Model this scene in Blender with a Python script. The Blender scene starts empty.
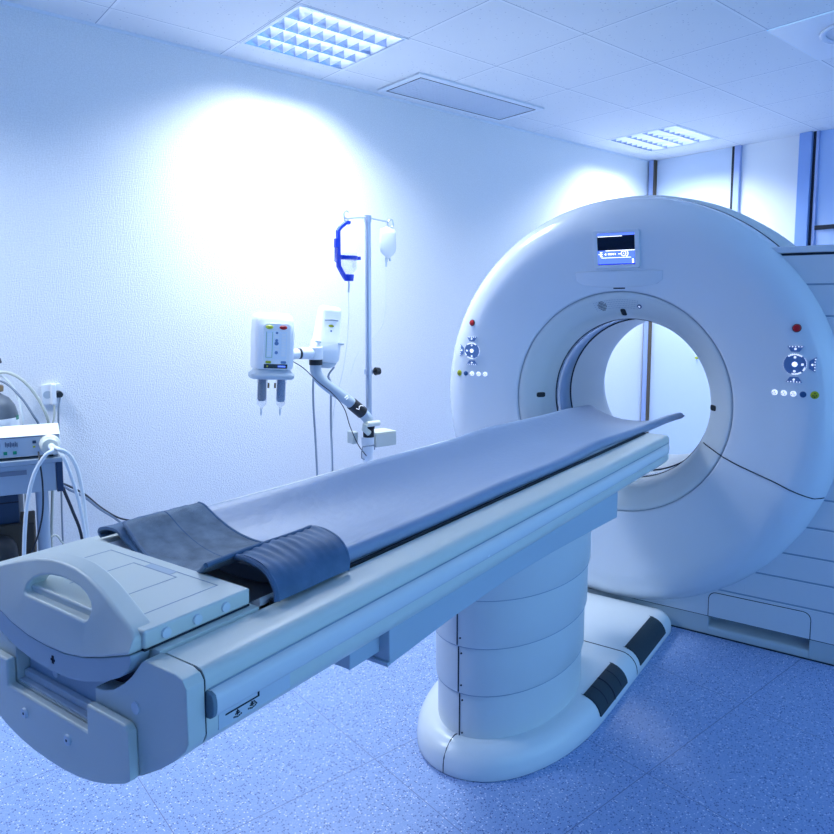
import bpy, bmesh, math, random
from math import sin, cos, pi, radians, sqrt, atan2
from mathutils import Vector, Matrix

random.seed(7)
SC = bpy.context.scene
COL = SC.collection
# world frame: +x runs along the patient table towards the scanner, +y to the left, z up.
# the room is turned by RA against the table.
RA = 0.27744438
HC = 1.35
CEIL = 2.669
YC, ZC = 1.057, 0.953          # scanner axis
WL, WB = 3.67, 5.54            # left wall, back wall in room frame


def room(X, Y, z):
    return Vector((cos(RA) * X + sin(RA) * Y, -sin(RA) * X + cos(RA) * Y, z))


# ------------------------------------------------------------------ materials
def mat(name, col, rough=.5, metal=0., spec=.5, coat=0., emit=None, es=0., alpha=1., trans=0., ior=1.45):
    m = bpy.data.materials.new(name)
    m.use_nodes = True
    b = m.node_tree.nodes['Principled BSDF']
    b.inputs['Base Color'].default_value = (*col, 1)
    b.inputs['Roughness'].default_value = rough
    b.inputs['Metallic'].default_value = metal
    b.inputs['Specular IOR Level'].default_value = spec
    b.inputs['Coat Weight'].default_value = coat
    b.inputs['Coat Roughness'].default_value = .08
    b.inputs['IOR'].default_value = ior
    b.inputs['Transmission Weight'].default_value = trans
    b.inputs['Alpha'].default_value = alpha
    if emit:
        b.inputs['Emission Color'].default_value = (*emit, 1)
        b.inputs['Emission Strength'].default_value = es
    return m


def nodes(m):
    nt = m.node_tree
    return nt, nt.nodes, nt.links, nt.nodes['Principled BSDF']


def bumpy(m, scale, strength, dist, detail=3., kind='noise'):
    nt, N, L, b = nodes(m)
    tc = N.new('ShaderNodeTexCoord')
    if kind == 'noise':
        t = N.new('ShaderNodeTexNoise'); t.inputs['Detail'].default_value = detail; o = t.outputs['Fac']
    else:
        t = N.new('ShaderNodeTexVoronoi'); o = t.outputs['Distance']
    t.inputs['Scale'].default_value = scale
    L.new(tc.outputs['Object'], t.inputs['Vector'])
    bp = N.new('ShaderNodeBump')
    bp.inputs['Strength'].default_value = strength
    bp.inputs['Distance'].default_value = dist
    L.new(o, bp.inputs['Height']); L.new(bp.outputs['Normal'], b.inputs['Normal'])
    return m


def speckle_floor():
    m = mat('vinyl_floor', (.36, .42, .66), .38)
    nt, N, L, b = nodes(m)
    tc = N.new('ShaderNodeTexCoord')

    def cells(scale, lo, hi):
        v = N.new('ShaderNodeTexVoronoi'); v.inputs['Scale'].default_value = scale
        L.new(tc.outputs['Object'], v.inputs['Vector'])
        sp = N.new('ShaderNodeSeparateColor'); L.new(v.outputs['Color'], sp.inputs[0])
        g = N.new('ShaderNodeMath'); g.operation = 'GREATER_THAN'; g.inputs[1].default_value = lo
        L.new(sp.outputs[0], g.inputs[0])
        d = N.new('ShaderNodeMath'); d.operation = 'LESS_THAN'; d.inputs[1].default_value = hi
        L.new(v.outputs['Distance'], d.inputs[0])
        k = N.new('ShaderNodeMath'); k.operation = 'MULTIPLY'
        L.new(g.outputs[0], k.inputs[0]); L.new(d.outputs[0], k.inputs[1])
        return k.outputs[0]

    def mix(fac, a, c):
        x = N.new('ShaderNodeMix'); x.data_type = 'RGBA'
        L.new(fac, x.inputs[0])
        if isinstance(a, tuple): x.inputs[6].default_value = (*a, 1)
        else: L.new(a, x.inputs[6])
        x.inputs[7].default_value = (*c, 1)
        return x.outputs[2]
    base = mix(cells(260, .55, .45), (.28, .40, .69), (.37, .48, .76))
    c = mix(cells(190, .78, .46), base, (.09, .14, .38))
    c = mix(cells(165, .84, .36), c, (.78, .83, .97))
    # joints of the vinyl tiles
    sx = N.new('ShaderNodeSeparateXYZ'); L.new(tc.outputs['Object'], sx.inputs[0])

    def joint(sock, off, w):
        s = N.new('ShaderNodeMath'); s.operation = 'SUBTRACT'; s.inputs[1].default_value = off - 20 * .57
        L.new(sock, s.inputs[0])
        q = N.new('ShaderNodeMath'); q.operation = 'MODULO'; q.inputs[1].default_value = .57
        L.new(s.outputs[0], q.inputs[0])
        t = N.new('ShaderNodeMath'); t.operation = 'LESS_THAN'; t.inputs[1].default_value = w
        L.new(q.outputs[0], t.inputs[0])
        return t.outputs[0]
    c = mix(joint(sx.outputs[0], .577, .0022), c, (.16, .20, .40))
    c = mix(joint(sx.outputs[1], 1.085, .0026), c, (.16, .20, .40))
    L.new(c, b.inputs['Base Color'])
    return m


def ceiling_mat():
    m = mat('mineral_tile', (.78, .80, .83), .8, spec=.2)
    nt, N, L, b = nodes(m)
    tc = N.new('ShaderNodeTexCoord')
    sx = N.new('ShaderNodeSeparateXYZ'); L.new(tc.outputs['Object'], sx.inputs[0])

    def joint(sock, off, w):
        s = N.new('ShaderNodeMath'); s.operation = 'SUBTRACT'; s.inputs[1].default_value = off - 20 * .6 - w / 2
        L.new(sock, s.inputs[0])
        q = N.new('ShaderNodeMath'); q.operation = 'MODULO'; q.inputs[1].default_value = .6
        L.new(s.outputs[0], q.inputs[0])
        t = N.new('ShaderNodeMath'); t.operation = 'LESS_THAN'; t.inputs[1].default_value = w
        L.new(q.outputs[0], t.inputs[0])
        return t.outputs[0]

    def mx(a, c):
        k = N.new('ShaderNodeMath'); k.operation = 'MAXIMUM'; L.new(a, k.inputs[0]); L.new(c, k.inputs[1]); return k.outputs[0]
    bar = mx(joint(sx.outputs[0], 2.193, .014), joint(sx.outputs[1], 2.84, .014))
    gap = mx(joint(sx.outputs[0], 2.193 - .0085, .004), joint(sx.outputs[1], 2.84 - .0085, .004))
    v = N.new('ShaderNodeTexVoronoi'); v.inputs['Scale'].default_value = 48
    L.new(tc.outputs['Object'], v.inputs['Vector'])
    sp = N.new('ShaderNodeSeparateColor'); L.new(v.outputs['Color'], sp.inputs[0])
    g = N.new('ShaderNodeMath'); g.operation = 'GREATER_THAN'; g.inputs[1].default_value = .62; L.new(sp.outputs[0], g.inputs[0])
    d = N.new('ShaderNodeMath'); d.operation = 'LESS_THAN'; d.inputs[1].default_value = .16; L.new(v.outputs['Distance'], d.inputs[0])
    k = N.new('ShaderNodeMath'); k.operation = 'MULTIPLY'; L.new(g.outputs[0], k.inputs[0]); L.new(d.outputs[0], k.inputs[1])

    def mix(fac, a, c):
        x = N.new('ShaderNodeMix'); x.data_type = 'RGBA'; L.new(fac, x.inputs[0])
        if isinstance(a, tuple): x.inputs[6].default_value = (*a, 1)
        else: L.new(a, x.inputs[6])
        x.inputs[7].default_value = (*c, 1); return x.outputs[2]
    c = mix(k.outputs[0], (.78, .80, .83), (.50, .53, .60))
    c = mix(bar, c, (.84, .86, .89))
    c = mix(gap, c, (.36, .40, .48))
    L.new(c, b.inputs['Base Color'])
    return m


def fabric(name, col, rough=.8, scale=500, st=.3, var=.12, vs=30):
    m = mat(name, col, rough, spec=.25)
    nt, N, L, b = nodes(m)
    if st: bumpy(m, scale, st, .002)
    tc = N.new('ShaderNodeTexCoord'); t = N.new('ShaderNodeTexNoise'); t.inputs['Scale'].default_value = vs
    t.inputs['Detail'].default_value = 6
    L.new(tc.outputs['Object'], t.inputs['Vector'])
    r = N.new('ShaderNodeValToRGB')
    r.color_ramp.elements[0].position = .3; r.color_ramp.elements[1].position = .7
    r.color_ramp.elements[0].color = (*[c * (1 - var) for c in col], 1)
    r.color_ramp.elements[1].color = (*[min(1, c * (1 + var)) for c in col], 1)
    L.new(t.outputs['Fac'], r.inputs[0]); L.new(r.outputs[0], b.inputs['Base Color'])
    return m


def worn(name, col, rough):
    m = mat(name, col, rough)
    nt, N, L, b = nodes(m)
    tc = N.new('ShaderNodeTexCoord'); t = N.new('ShaderNodeTexNoise'); t.inputs['Scale'].default_value = 14
    t.inputs['Detail'].default_value = 8
    L.new(tc.outputs['Object'], t.inputs['Vector'])
    r = N.new('ShaderNodeMapRange'); r.inputs[3].default_value = rough - .02; r.inputs[4].default_value = rough + .04
    L.new(t.outputs['Fac'], r.inputs[0]); L.new(r.outputs[0], b.inputs['Roughness'])
    return m


M = {}
M['floor'] = speckle_floor()
M['ceiling'] = ceiling_mat()
M['wallpaper'] = bumpy(fabric('textured_wallpaper', (.86, .865, .875), .55, 10, 0, .07, 170), 190, .38, .010, 8.)
M['panel'] = mat('wall_panel', (.82, .84, .88), .35)
M['bounce_blue'] = mat('blue_bounce_wall', (.22, .42, .74), .5)  # unseen walls, coloured blue to tint the bounced light
M['panel_blue'] = mat('blue_wall_panel', (.64, .73, .88), .35)
M['alu'] = mat('blue_aluminium', (.26, .40, .74), .35, metal=.3)
M['alu_light'] = mat('pale_aluminium', (.40, .49, .78), .35, metal=.2)
M['gasket'] = mat('black_gasket', (.01, .015, .03), .6)
M['brownedge'] = mat('brown_edge', (.13, .095, .06), .5)
M['pane'] = mat('tinted_glass', (.40, .55, .85), .08, spec=.6)
M['shell'] = mat('scanner_white', (.72, .77, .84), .22, coat=.4)
M['shell_grey'] = worn('scanner_grey', (.67, .71, .72), .42)
M['wing'] = worn('scanner_side_white', (.70, .74, .79), .36)
M['kick'] = worn('kick_grey', (.50, .58, .63), .45)
M['seam'] = mat('seam_black', (.015, .025, .045), .7)
M['groove'] = mat('groove_grey', (.30, .39, .50), .6)
M['mylar'] = mat('scan_window_blue', (.24, .36, .52), .12, coat=.5)
M['red'] = mat('red_button', (.50, .01, .015), .35)
M['olive'] = mat('yellow_green_button', (.42, .45, .02), .4)
M['bluebtn'] = mat('blue_button', (.03, .10, .26), .35)
M['keyblue'] = mat('key_blue', (.13, .23, .45), .35)
M['keywhite'] = mat('key_white', (.9, .92, 1), .4, emit=(.8, .85, 1), es=.5)
M['black'] = mat('black_plastic', (.012, .016, .022), .4)
M['dark'] = mat('dark_slot', (.008, .012, .02), .6)
M['screen_black'] = mat('screen_black', (.002, .008, .025), .15)
M['screen_blue'] = mat('screen_blue', (.02, .06, .5), .2, emit=(.10, .20, 1.), es=.9)
M['screen_deep'] = mat('screen_deep_blue', (.01, .01, .3), .2, emit=(.01, .03, .8), es=.8)
M['screen_white'] = mat('screen_white', (.8, .85, 1), .2, emit=(.85, .9, 1.), es=1.4)
M['table'] = worn('table_cream', (.69, .74, .69), .36)
M['table_side'] = worn('table_rail_white', (.64, .70, .76), .28)
M['rail'] = worn('rail_white', (.76, .80, .82), .25)
M['railend'] = mat('rail_end_grey', (.16, .24, .30), .5)
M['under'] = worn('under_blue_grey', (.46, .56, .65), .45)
M['column'] = worn('column_white', (.71, .75, .76), .36)
M['base'] = mat('base_white', (.76, .81, .84), .3, coat=.2)
M['rubber'] = bumpy(mat('pad_rubber', (.018, .038, .055), .6), 700, .2, .002)
M['cap'] = mat('cap_white', (.70, .78, .84), .4)
M['mat'] = bumpy(mat('mat_vinyl', (.25, .34, .50), .42, spec=.5), 40, .12, .01)
M['navy'] = fabric('navy_strap', (.085, .165, .285), .5, 300, .2)
M['velcro'] = fabric('velcro_grey', (.21, .265, .33), .95, 420, .8, .25)
M['lens'] = worn('end_plate_blue', (.44, .54, .60), .4)
M['chrome'] = mat('steel', (.55, .62, .75), .28, metal=.8)
M['polesteel'] = mat('pole_steel', (.48, .55, .68), .3, metal=.6)
M['whiteplastic'] = mat('white_plastic', (.86, .89, .93), .35)
M['greyplastic'] = mat('grey_plastic', (.50, .58, .66), .4)
M['cream'] = mat('cream_plastic', (.78, .79, .68), .4)
M['creamdark'] = mat('cream_box', (.62, .66, .62), .45)
M['cobalt'] = mat('cobalt_plastic', (.01, .05, .60), .35)
M['clear'] = mat('clear_plastic', (.85, .90, .97), .15, alpha=.22)
M['bagclear'] = mat('bag_plastic', (.93, .96, 1), .2, alpha=.85)
M['fluid'] = mat('dark_fluid', (.05, .09, .15), .2)
M['fluidblue'] = mat('blue_fluid', (.10, .20, .34), .2)
M['tube'] = mat('white_tube', (.80, .84, .84), .35)
M['thin'] = mat('thin_line', (.55, .62, .72), .4)
M['cable_grey'] = mat('cable_grey', (.22, .27, .33), .5)
M['cable_mid'] = mat('cable_mid', (.36, .41, .48), .5)
M['cable_black'] = mat('cable_black', (.015, .02, .03), .5)
M['cable_cream'] = mat('cable_cream', (.55, .57, .50), .5)
M['steelgrey'] = mat('cylinder_grey', (.11, .14, .18), .4, metal=.1)
M['brass'] = mat('brass_cap', (.20, .13, .06), .45, metal=.3)
M['green'] = mat('green_button', (.01, .30, .16), .4)
M['yellow'] = mat('yellow', (.60, .62, .04), .4)
M['cartgrey'] = mat('cart_grey', (.40, .48, .56), .4)
M['cartblue'] = mat('cart_corner', (.02, .05, .11), .4)
M['brownbox'] = mat('brown_box', (.10, .08, .06), .7)
M['bluebox'] = mat('dark_blue_box', (.03, .06, .11), .6)
M['louver'] = mat('louver_metal', (.42, .50, .68), .2, metal=1.)
M['blade'] = mat('louver_blade', (.82, .86, .95), .3, metal=.35)
M['fixture'] = mat('fixture_white', (.80, .84, .90), .4)
M['lamp'] = mat('lamp_tube', (.9, .95, 1), .4, emit=(.85, .92, 1.), es=16.)
M['vent'] = mat('vent_grille', (.62, .68, .78), .5)
M['ink'] = mat('ink', (.01, .015, .03), .7)
M['greylabel'] = mat('grey_label', (.16, .20, .27), .6)
M['paleblue'] = mat('pale_panel', (.78, .86, .95), .4)
M['greenline'] = mat('green_line', (.30, .55, .35), .5)


# ------------------------------------------------------------------ mesh helpers
def box(bm, x0, x1, y0, y1, z0, z1):
    v = [bm.verts.new(p) for p in [(x0, y0, z0), (x1, y0, z0), (x1, y1, z0), (x0, y1, z0), (x0, y0, z1), (x1, y0, z1), (x1, y1, z1), (x0, y1, z1)]]
    for f in [(0, 3, 2, 1), (4, 5, 6, 7), (0, 1, 5, 4), (1, 2, 6, 5), (2, 3, 7, 6), (3, 0, 4, 7)]:
        bm.faces.new([v[i] for i in f])


def frame_of(d):
    d = Vector(d).normalized()
    a = Vector((0, 0, 1)) if abs(d.z) < .95 else Vector((1, 0, 0))
    u = d.cross(a).normalized()
    return u, d.cross(u).normalized()


def loft(bm, loops, caps=True, closed=True):
    R = [[bm.verts.new(p) for p in l] for l in loops]
    n = len(R[0])
    for a, b in zip(R, R[1:]):
        for i in range(n if closed else n - 1):
            j = (i + 1) % n
            bm.faces.new((a[i], a[j], b[j], b[i]))
    if caps and closed:
        bm.faces.new(list(reversed(R[0]))); bm.faces.new(R[-1])
    return R


def cyl(bm, p0, p1, r0, r1=None, seg=20):
    r1 = r0 if r1 is None else r1
    p0, p1 = Vector(p0), Vector(p1)
    u, w = frame_of(p1 - p0)
    ring = lambda p, r: [p + u * (r * cos(2 * pi * i / seg)) + w * (r * sin(2 * pi * i / seg)) for i in range(seg)]
    loft(bm, [ring(p0, r0), ring(p1, r1)])


def smooth_path(pts, n=6):
    P = [Vector(p) for p in pts]
    if len(P) < 3: return P
    out = []
    for i in range(len(P) - 1):
        a = P[i - 1] if i else P[i] * 2 - P[i + 1]
        b, c = P[i], P[i + 1]
        d = P[i + 2] if i + 2 < len(P) else P[i + 1] * 2 - P[i]
        for k in range(n):
            t = k / n
            out.append(.5 * ((2 * b) + (c - a) * t + (2 * a - 5 * b + 4 * c - d) * t * t + (3 * b - a - 3 * c + d) * t ** 3))
    out.append(P[-1])
    return out


def tube(bm, pts, r, seg=10, smooth=True, n=6):
    P = smooth_path(pts, n) if smooth else [Vector(p) for p in pts]
    rr = r if callable(r) else (lambda t: r)
    loops = []
    u = None
    for i, p in enumerate(P):
        d = (P[min(i + 1, len(P) - 1)] - P[max(i - 1, 0)]).normalized()
        if u is None: u, _ = frame_of(d)
        u = (u - d * u.dot(d)).normalized()
        w = d.cross(u)
        q = rr(i / max(1, len(P) - 1))
        loops.append([p + u * (q * cos(2 * pi * k / seg)) + w * (q * sin(2 * pi * k / seg)) for k in range(seg)])
    loft(bm, loops)


def lathe_x(bm, prof, yc, zc, seg=128):
    """profile of (x, r) turned about the scanner axis"""
    R = []
    for x, r in prof:
        R.append([bm.verts.new((x, yc + r * sin(2 * pi * i / seg), zc + r * cos(2 * pi * i / seg))) for i in range(seg)])
    for a, b in zip(R, R[1:]):
        for i in range(seg):
            j = (i + 1) % seg
            bm.faces.new((a[i], a[j], b[j], b[i]))


def lathe_z(bm, prof, x, y, seg=28):
    """profile of (r, z)"""
    loops = [[Vector((x + r * cos(2 * pi * i / seg), y + r * sin(2 * pi * i / seg), z)) for i in range(seg)] for r, z in prof]
    loft(bm, loops)


def prism(bm, poly, f, d0, d1, holes=()):
    """poly: list of (u,v); f(u,v,d)->xyz; extruded from d0 to d1"""
    loops = [poly] + list(holes)
    tmp = bmesh.new()
    es = []
    for l in loops:
        vs = [tmp.verts.new((u, v, 0)) for u, v in l]
        for i in range(len(vs)): es.append(tmp.edges.new((vs[i], vs[(i + 1) % len(vs)])))
    bmesh.ops.triangle_fill(tmp, use_beauty=True, use_dissolve=False, edges=es)
    tmp.verts.index_update()
    va = [bm.verts.new(f(v.co.x, v.co.y, d0)) for v in tmp.verts]
    vb = [bm.verts.new(f(v.co.x, v.co.y, d1)) for v in tmp.verts]
    for fc in tmp.faces:
        idx = [v.index for v in fc.verts]
        bm.faces.new([va[i] for i in idx]); bm.faces.new([vb[i] for i in reversed(idx)])
    k = 0
    for l in loops:
        n = len(l)
        for i in range(n):
            a, b = k + i, k + (i + 1) % n
            bm.faces.new((va[a], va[b], vb[b], vb[a]))
        k += n
    tmp.free()


def rrect(u0, u1, v0, v1, r, n=5):
    out = []
    for (cu, cv, a0) in ((u1 - r, v1 - r, 0), (u0 + r, v1 - r, 90), (u0 + r, v0 + r, 180), (u1 - r, v0 + r, 270)):
        for k in range(n + 1):
            a = radians(a0 + 90 * k / n)
            out.append((cu + r * cos(a), cv + r * sin(a)))
    return out


OFF = {}


def thing(name, label, cat, loc, rot=(0, 0, 0), group=None, off=None):
    o = bpy.data.objects.new(name, None); COL.objects.link(o)
    o.empty_display_size = .05
    o.location = loc; o.rotation_euler = rot
    o['label'] = label; o['category'] = cat
    if group: o['group'] = group
    OFF[o.name] = Vector(off if off is not None else loc)
    return o


def rthing(name, label, cat, X, Y, z=0, group=None):
    """a thing whose parts are written in room coordinates"""
    return thing(name, label, cat, room(X, Y, z), (0, 0, -RA), group, (X, Y, z))


def obj(name, bm, m, parent=None, bevel=0, bseg=3, smooth=True, ang=40, label=None, frame=None, off=None, kind=None):
    """link bm as ONE mesh object; coordinates are absolute in the frame of the parent thing"""
    if parent is not None:
        o0 = OFF.get(parent.name, Vector((0, 0, 0)))
    elif frame == 'room':
        o0 = Vector(off or (0, 0, 0))
    else:
        o0 = Vector(off or (0, 0, 0))
    bmesh.ops.remove_doubles(bm, verts=bm.verts, dist=1e-6)
    bmesh.ops.recalc_face_normals(bm, faces=bm.faces)
    for v in bm.verts: v.co -= o0
    me = bpy.data.meshes.new(name); bm.to_mesh(me); bm.free()
    ms = m if isinstance(m, (list, tuple)) else [m]
    for k in ms: me.materials.append(M[k] if isinstance(k, str) else k)
    o = bpy.data.objects.new(name, me); COL.objects.link(o)
    if smooth:
        me.polygons.foreach_set('use_smooth', [True] * len(me.polygons))
        me.set_sharp_from_angle(angle=radians(ang))
    if bevel:
        b = o.modifiers.new('Bevel', 'BEVEL'); b.width = bevel; b.segments = bseg; b.limit_method = 'ANGLE'; b.angle_limit = radians(35)
        b.harden_normals = True
    if parent is not None:
        o.parent = parent
        if parent.name in OFF: OFF[o.name] = OFF[parent.name]
    else:
        if frame == 'room':
            o.location = room(*o0); o.rotation_euler = (0, 0, -RA)
        else:
            o.location = o0
    if label: o['label'] = label
    if kind: o['kind'] = kind
    return o


def tag(o, label, cat, group=None):
    o['label'] = label; o['category'] = cat
    if group: o['group'] = group
    return o


def B(): return bmesh.new()


def copy_tree(o, parent=None):
    c = o.copy(); COL.objects.link(c); c.parent = parent
    if o.name in OFF: OFF[c.name] = OFF[o.name]
    for ch in list(o.children): copy_tree(ch, c)
    return c


# ------------------------------------------------------------------ the room
b = B(); box(b, -3.4, WB + .02, -2.6, WL + .02, -.06, 0)
obj('floor', b, 'floor', frame='room', smooth=False, kind='structure')

LX0, LY0 = 2.193, 2.84
lamp_tiles = [(-1, -1), (4, -1)]
dome_tile = (2, 2)
b = B()
xs = [-3.4] + [LX0 + .6 * k for k in range(-9, 6)] + [WB]
ys = [-2.6] + [LY0 - .6 * k for k in range(8, -2, -1)] + [WL]
V = {}
for i, x in enumerate(xs):
    for j, y in enumerate(ys): V[i, j] = b.verts.new((x, y, CEIL))
# lamp tile (i from, j): X from LX0+.6i .. +.6 ; Y from LY0-.6*(j+1) .. LY0-.6*j with j=-1 -> 2.84..3.44
holes = set()
for (i, j) in lamp_tiles + [dome_tile, (-5, -1)]:
    if j == -1: y0 = LY0
    else: y0 = LY0 - .6 * (j + 1)
    holes.add((round(LX0 + .6 * i, 3), round(y0, 3)))
for i in range(len(xs) - 1):
    for j in range(len(ys) - 1):
        if (round(xs[i], 3), round(ys[j], 3)) in holes: continue
        b.faces.new((V[i, j], V[i, j + 1], V[i + 1, j + 1], V[i + 1, j]))
obj('ceiling', b, 'ceiling', frame='room', smooth=False, kind='structure')

b = B(); box(b, -3.4, WB + .1, WL, WL + .1, 0, CEIL + .12)
obj('wall_left', b, 'wallpaper', frame='room', smooth=False, kind='structure')
b = B(); box(b, WB, WB + .1, -2.6, WL, 0, CEIL + .12)
obj('wall_back', b, 'panel', frame='room', smooth=False, kind='structure')
b = B(); box(b, -3.5, -3.4, -2.6, WL, 0, CEIL + .12)  # unseen wall added to keep fill light off the table's end cap
obj('wall_rear_blocker', b, 'bounce_blue', frame='room', smooth=False, kind='structure')
b = B(); box(b, -3.4, .35, -2.7, -2.6, 0, CEIL + .12)  # unseen part wall, added to block side light behind the camera
obj('wall_right_blocker', b, 'bounce_blue', frame='room', smooth=False, kind='structure')
# slim white strip where the left wall meets the ceiling
b = B(); box(b, -3.4, WB, WL - .012, WL, CEIL - .012, CEIL)
obj('trim_1', b, 'fixture', frame='room', smooth=False, kind='structure')
b = B(); box(b, WB - .004, WB, 2.9055, 3.6, 0, CEIL - .001)
obj('wall_back_board', b, 'panel_blue', frame='room', smooth=False, kind='structure')
# aluminium posts of the back wall
t = obj('trim_2', (lambda b: (box(b, WB - .05, WB, 3.612, 3.655, 0, CEIL), b)[1])(B()), 'alu_light', frame='room', bevel=.003, kind='structure')
b = B(); box(b, WB - .042, WB, 3.602, 3.6115, 0, CEIL)
obj('edge_strip', b, 'brownedge', t)
t = obj('trim_3', (lambda b: (box(b, WB - .035, WB, 2.83, 2.878, 0, CEIL), b)[1])(B()), 'alu_light', frame='room', bevel=.003, kind='structure')
b = B(); box(b, WB - .02, WB, 2.8785, 2.905, 0, CEIL)
obj('gasket', b, 'gasket', t)
t = obj('trim_4', (lambda b: (box(b, WB - .06, WB, 2.275, 2.365, 0, CEIL), b)[1])(B()), 'alu', frame='room', bevel=.004, kind='structure')
b = B(); box(b, WB - .03, WB, 2.255, 2.2745, 0, CEIL)
obj('gasket', b, 'gasket', t)
t = obj('window_1', (lambda b: (box(b, WB - .03, WB, .9, .96, 0, CEIL), box(b, WB - .03, WB, 2.235, 2.2545, 0, CEIL), b)[2])(B()), 'alu_light', frame='room', kind='structure')
b = B(); box(b, WB - .012, WB - .002, .96, 2.235, 0, CEIL)
obj('pane', b, 'pane', t)
b = B(); box(b, WB - .03, WB - .0125, .96, 2.235, 1.955, 1.985)
obj('crossbar', b, 'gasket', t)
tag(obj('wall_hook', (lambda b: (cyl(b, (WB, 3.15, .955), (WB - .03, 3.15, .955), .012, .009, 14), b)[1])(B()), 'yellow', frame='room'),
    'small yellow wall knob on the back wall seen through the scanner bore', 'wall hook')


# ------------------------------------------------------------------ ceiling fittings
def ceiling_light(X0, Y0, name, label):
    t = rthing(name, label, 'ceiling light', X0 + .3, Y0 + .3, CEIL - .004, 'louvred square ceiling lights')
    z0 = CEIL - .004
    b = B()      # housing box, open below
    for (a0, a1, c0, c1) in ((X0, X0 + .015, Y0, Y0 + .6), (X0 + .585, X0 + .6, Y0, Y0 + .6), (X0 + .015, X0 + .585, Y0, Y0 + .015), (X0 + .015, X0 + .585, Y0 + .585, Y0 + .6)):
        box(b, a0, a1, c0, c1, z0, CEIL + .11)
    box(b, X0, X0 + .6, Y0, Y0 + .6, CEIL + .11, CEIL + .12)
    obj('housing', b, 'fixture', t, smooth=False)
    # side reflectors: wedge sections running along X between the four bays
    b = B()
    for k in range(5):
        y = Y0 + .018 + .141 * k
        w = .020
        loft(b, [[(x, y - w, z0 + .058), (x, y - .006, z0 + .022), (x, y - .0015, z0 + .001), (x, y + .0015, z0 + .001), (x, y + .006, z0 + .022), (x, y + w, z0 + .058)] for x in (X0 + .016, X0 + .584)])
    obj('reflector', b, 'louver', t)
    n = 8
    for k in range(n + 1):
        b = B()
        x = X0 + .020 + (.56 / n) * k
        loft(b, [[(x - .014, y, z0 + .054), (x - .006, y, z0 + .026), (x - .0016, y, z0 + .004), (x + .0016, y, z0 + .004), (x + .006, y, z0 + .026), (x + .014, y, z0 + .054)] for y in (Y0 + .016, Y0 + .584)])
        obj('louver_blade', b, 'blade', t)
    b = B()
    for k in range(4):
        y = Y0 + .0885 + .141 * k
        cyl(b, (X0 + .03, y, z0 + .074), (X0 + .57, y, z0 + .074), .010, seg=12)
    obj('lamp_tube', b, 'lamp', t)
    L = bpy.data.lights.new('lamp_glow', 'AREA')
    L.shape = 'RECTANGLE'; L.size = .55; L.size_y = .55
    L.energy = LAMP_W; L.color = LAMP_COL; L.spread = radians(LAMP_SPREAD)
    lo = bpy.data.objects.new('lamp_glow', L); COL.objects.link(lo)
    lo.parent = t; lo.location = (0, 0, .0005)
    return t


LAMP_W = 21
LAMP_COL = (.78, .88, 1.)
LAMP_SPREAD = 136
ceiling_light(LX0 - .6, LY0, 'ceiling_light', 'louvred square ceiling light nearest the camera above the wall with the pole stand')
ceiling_light(LX0 - 3.0, LY0, 'ceiling_light', 'louvred square ceiling light just outside the left edge of the photo')
ceiling_light(LX0 + 2.4, LY0, 'ceiling_light', 'louvred square ceiling light far back in the corner above the scanner')

# flat air grille between the lights
t = rthing('ceiling_vent', 'flat white perforated air grille in the ceiling between the two lights', 'vent', 3.05, 3.385, CEIL - .012)
b = B()
for (x0, x1, y0, y1) in ((2.53, 3.57, 3.18, 3.225), (2.53, 3.57, 3.545, 3.59), (2.53, 2.575, 3.225, 3.545), (3.525, 3.57, 3.225, 3.545)):
    box(b, x0, x1, y0, y1, CEIL - .012, CEIL - .0005)
obj('frame', b, 'fixture', t, bevel=.002)
b = B()
for (x0, x1, y0, y1) in ((2.569, 3.531, 3.219, 3.225), (2.569, 3.531, 3.545, 3.551), (2.569, 2.575, 3.225, 3.545), (3.525, 3.531, 3.225, 3.545)):
    box(b, x0, x1, y0, y1, CEIL - .0135, CEIL - .0122)
obj('vent_outline', b, 'seam', t, smooth=False)  # black line round the inner edge of the frame
b = B()
prism(b, [(2.575, 3.225), (3.525, 3.225), (3.525, 3.545), (2.575, 3.545)], lambda u, v, d: (u, v, d), CEIL - .009, CEIL - .006,
      [[(x + .009 * cos(a), y + .0045 * sin(a)) for a in (0, pi / 2, pi, 3 * pi / 2)] for x in [2.60 + .0265 * i for i in range(35)] for y in [3.25 + .03 * j for j in range(10)]])
obj('grille', b, 'vent', t, smooth=False)

# smooth panel with the round fitting
px0, py0 = LX0 + 1.2, LY0 - 1.8
t = rthing('ceiling_panel', 'smooth ceiling panel with round domed fitting at the top right corner of the photo', 'ceiling panel', px0 + .3, py0 + .3, CEIL - .003)
b = B(); box(b, px0 + .004, px0 + .596, py0 + .004, py0 + .596, CEIL - .003, CEIL + .02)
obj('panel', b, 'panel', t, smooth=False)
b = B()
lathe_z(b, [(.17, CEIL - .004), (.17, CEIL - .012), (.155, CEIL - .016), (.14, CEIL - .010), (.14, CEIL - .0045)], px0 + .3, py0 + .3, 40)
obj('ring', b, 'shell', t)
b = B()
lathe_z(b, [(.085, CEIL - .012), (.08, CEIL - .035), (.06, CEIL - .055), (.03, CEIL - .066), (.004, CEIL - .069)], px0 + .3, py0 + .3, 32)
obj('dome', b, 'greyplastic', t, label='grey dome')


# ------------------------------------------------------------------ CT gantry
G = thing('ct_scanner', 'large white ring-shaped CT scanner with the table running into its bore', 'ct scanner', (3.3, YC, 0))
PROF = [(2.956, .4825), (2.948, .490), (2.936, .525), (2.925, .57), (2.915, .62), (2.905, .67), (2.896, .72), (2.894, .76), (2.902, .80), (2.920, .835), (2.950, .863), (2.985, .880), (3.030, .888), (3.068, .888)]


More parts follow.
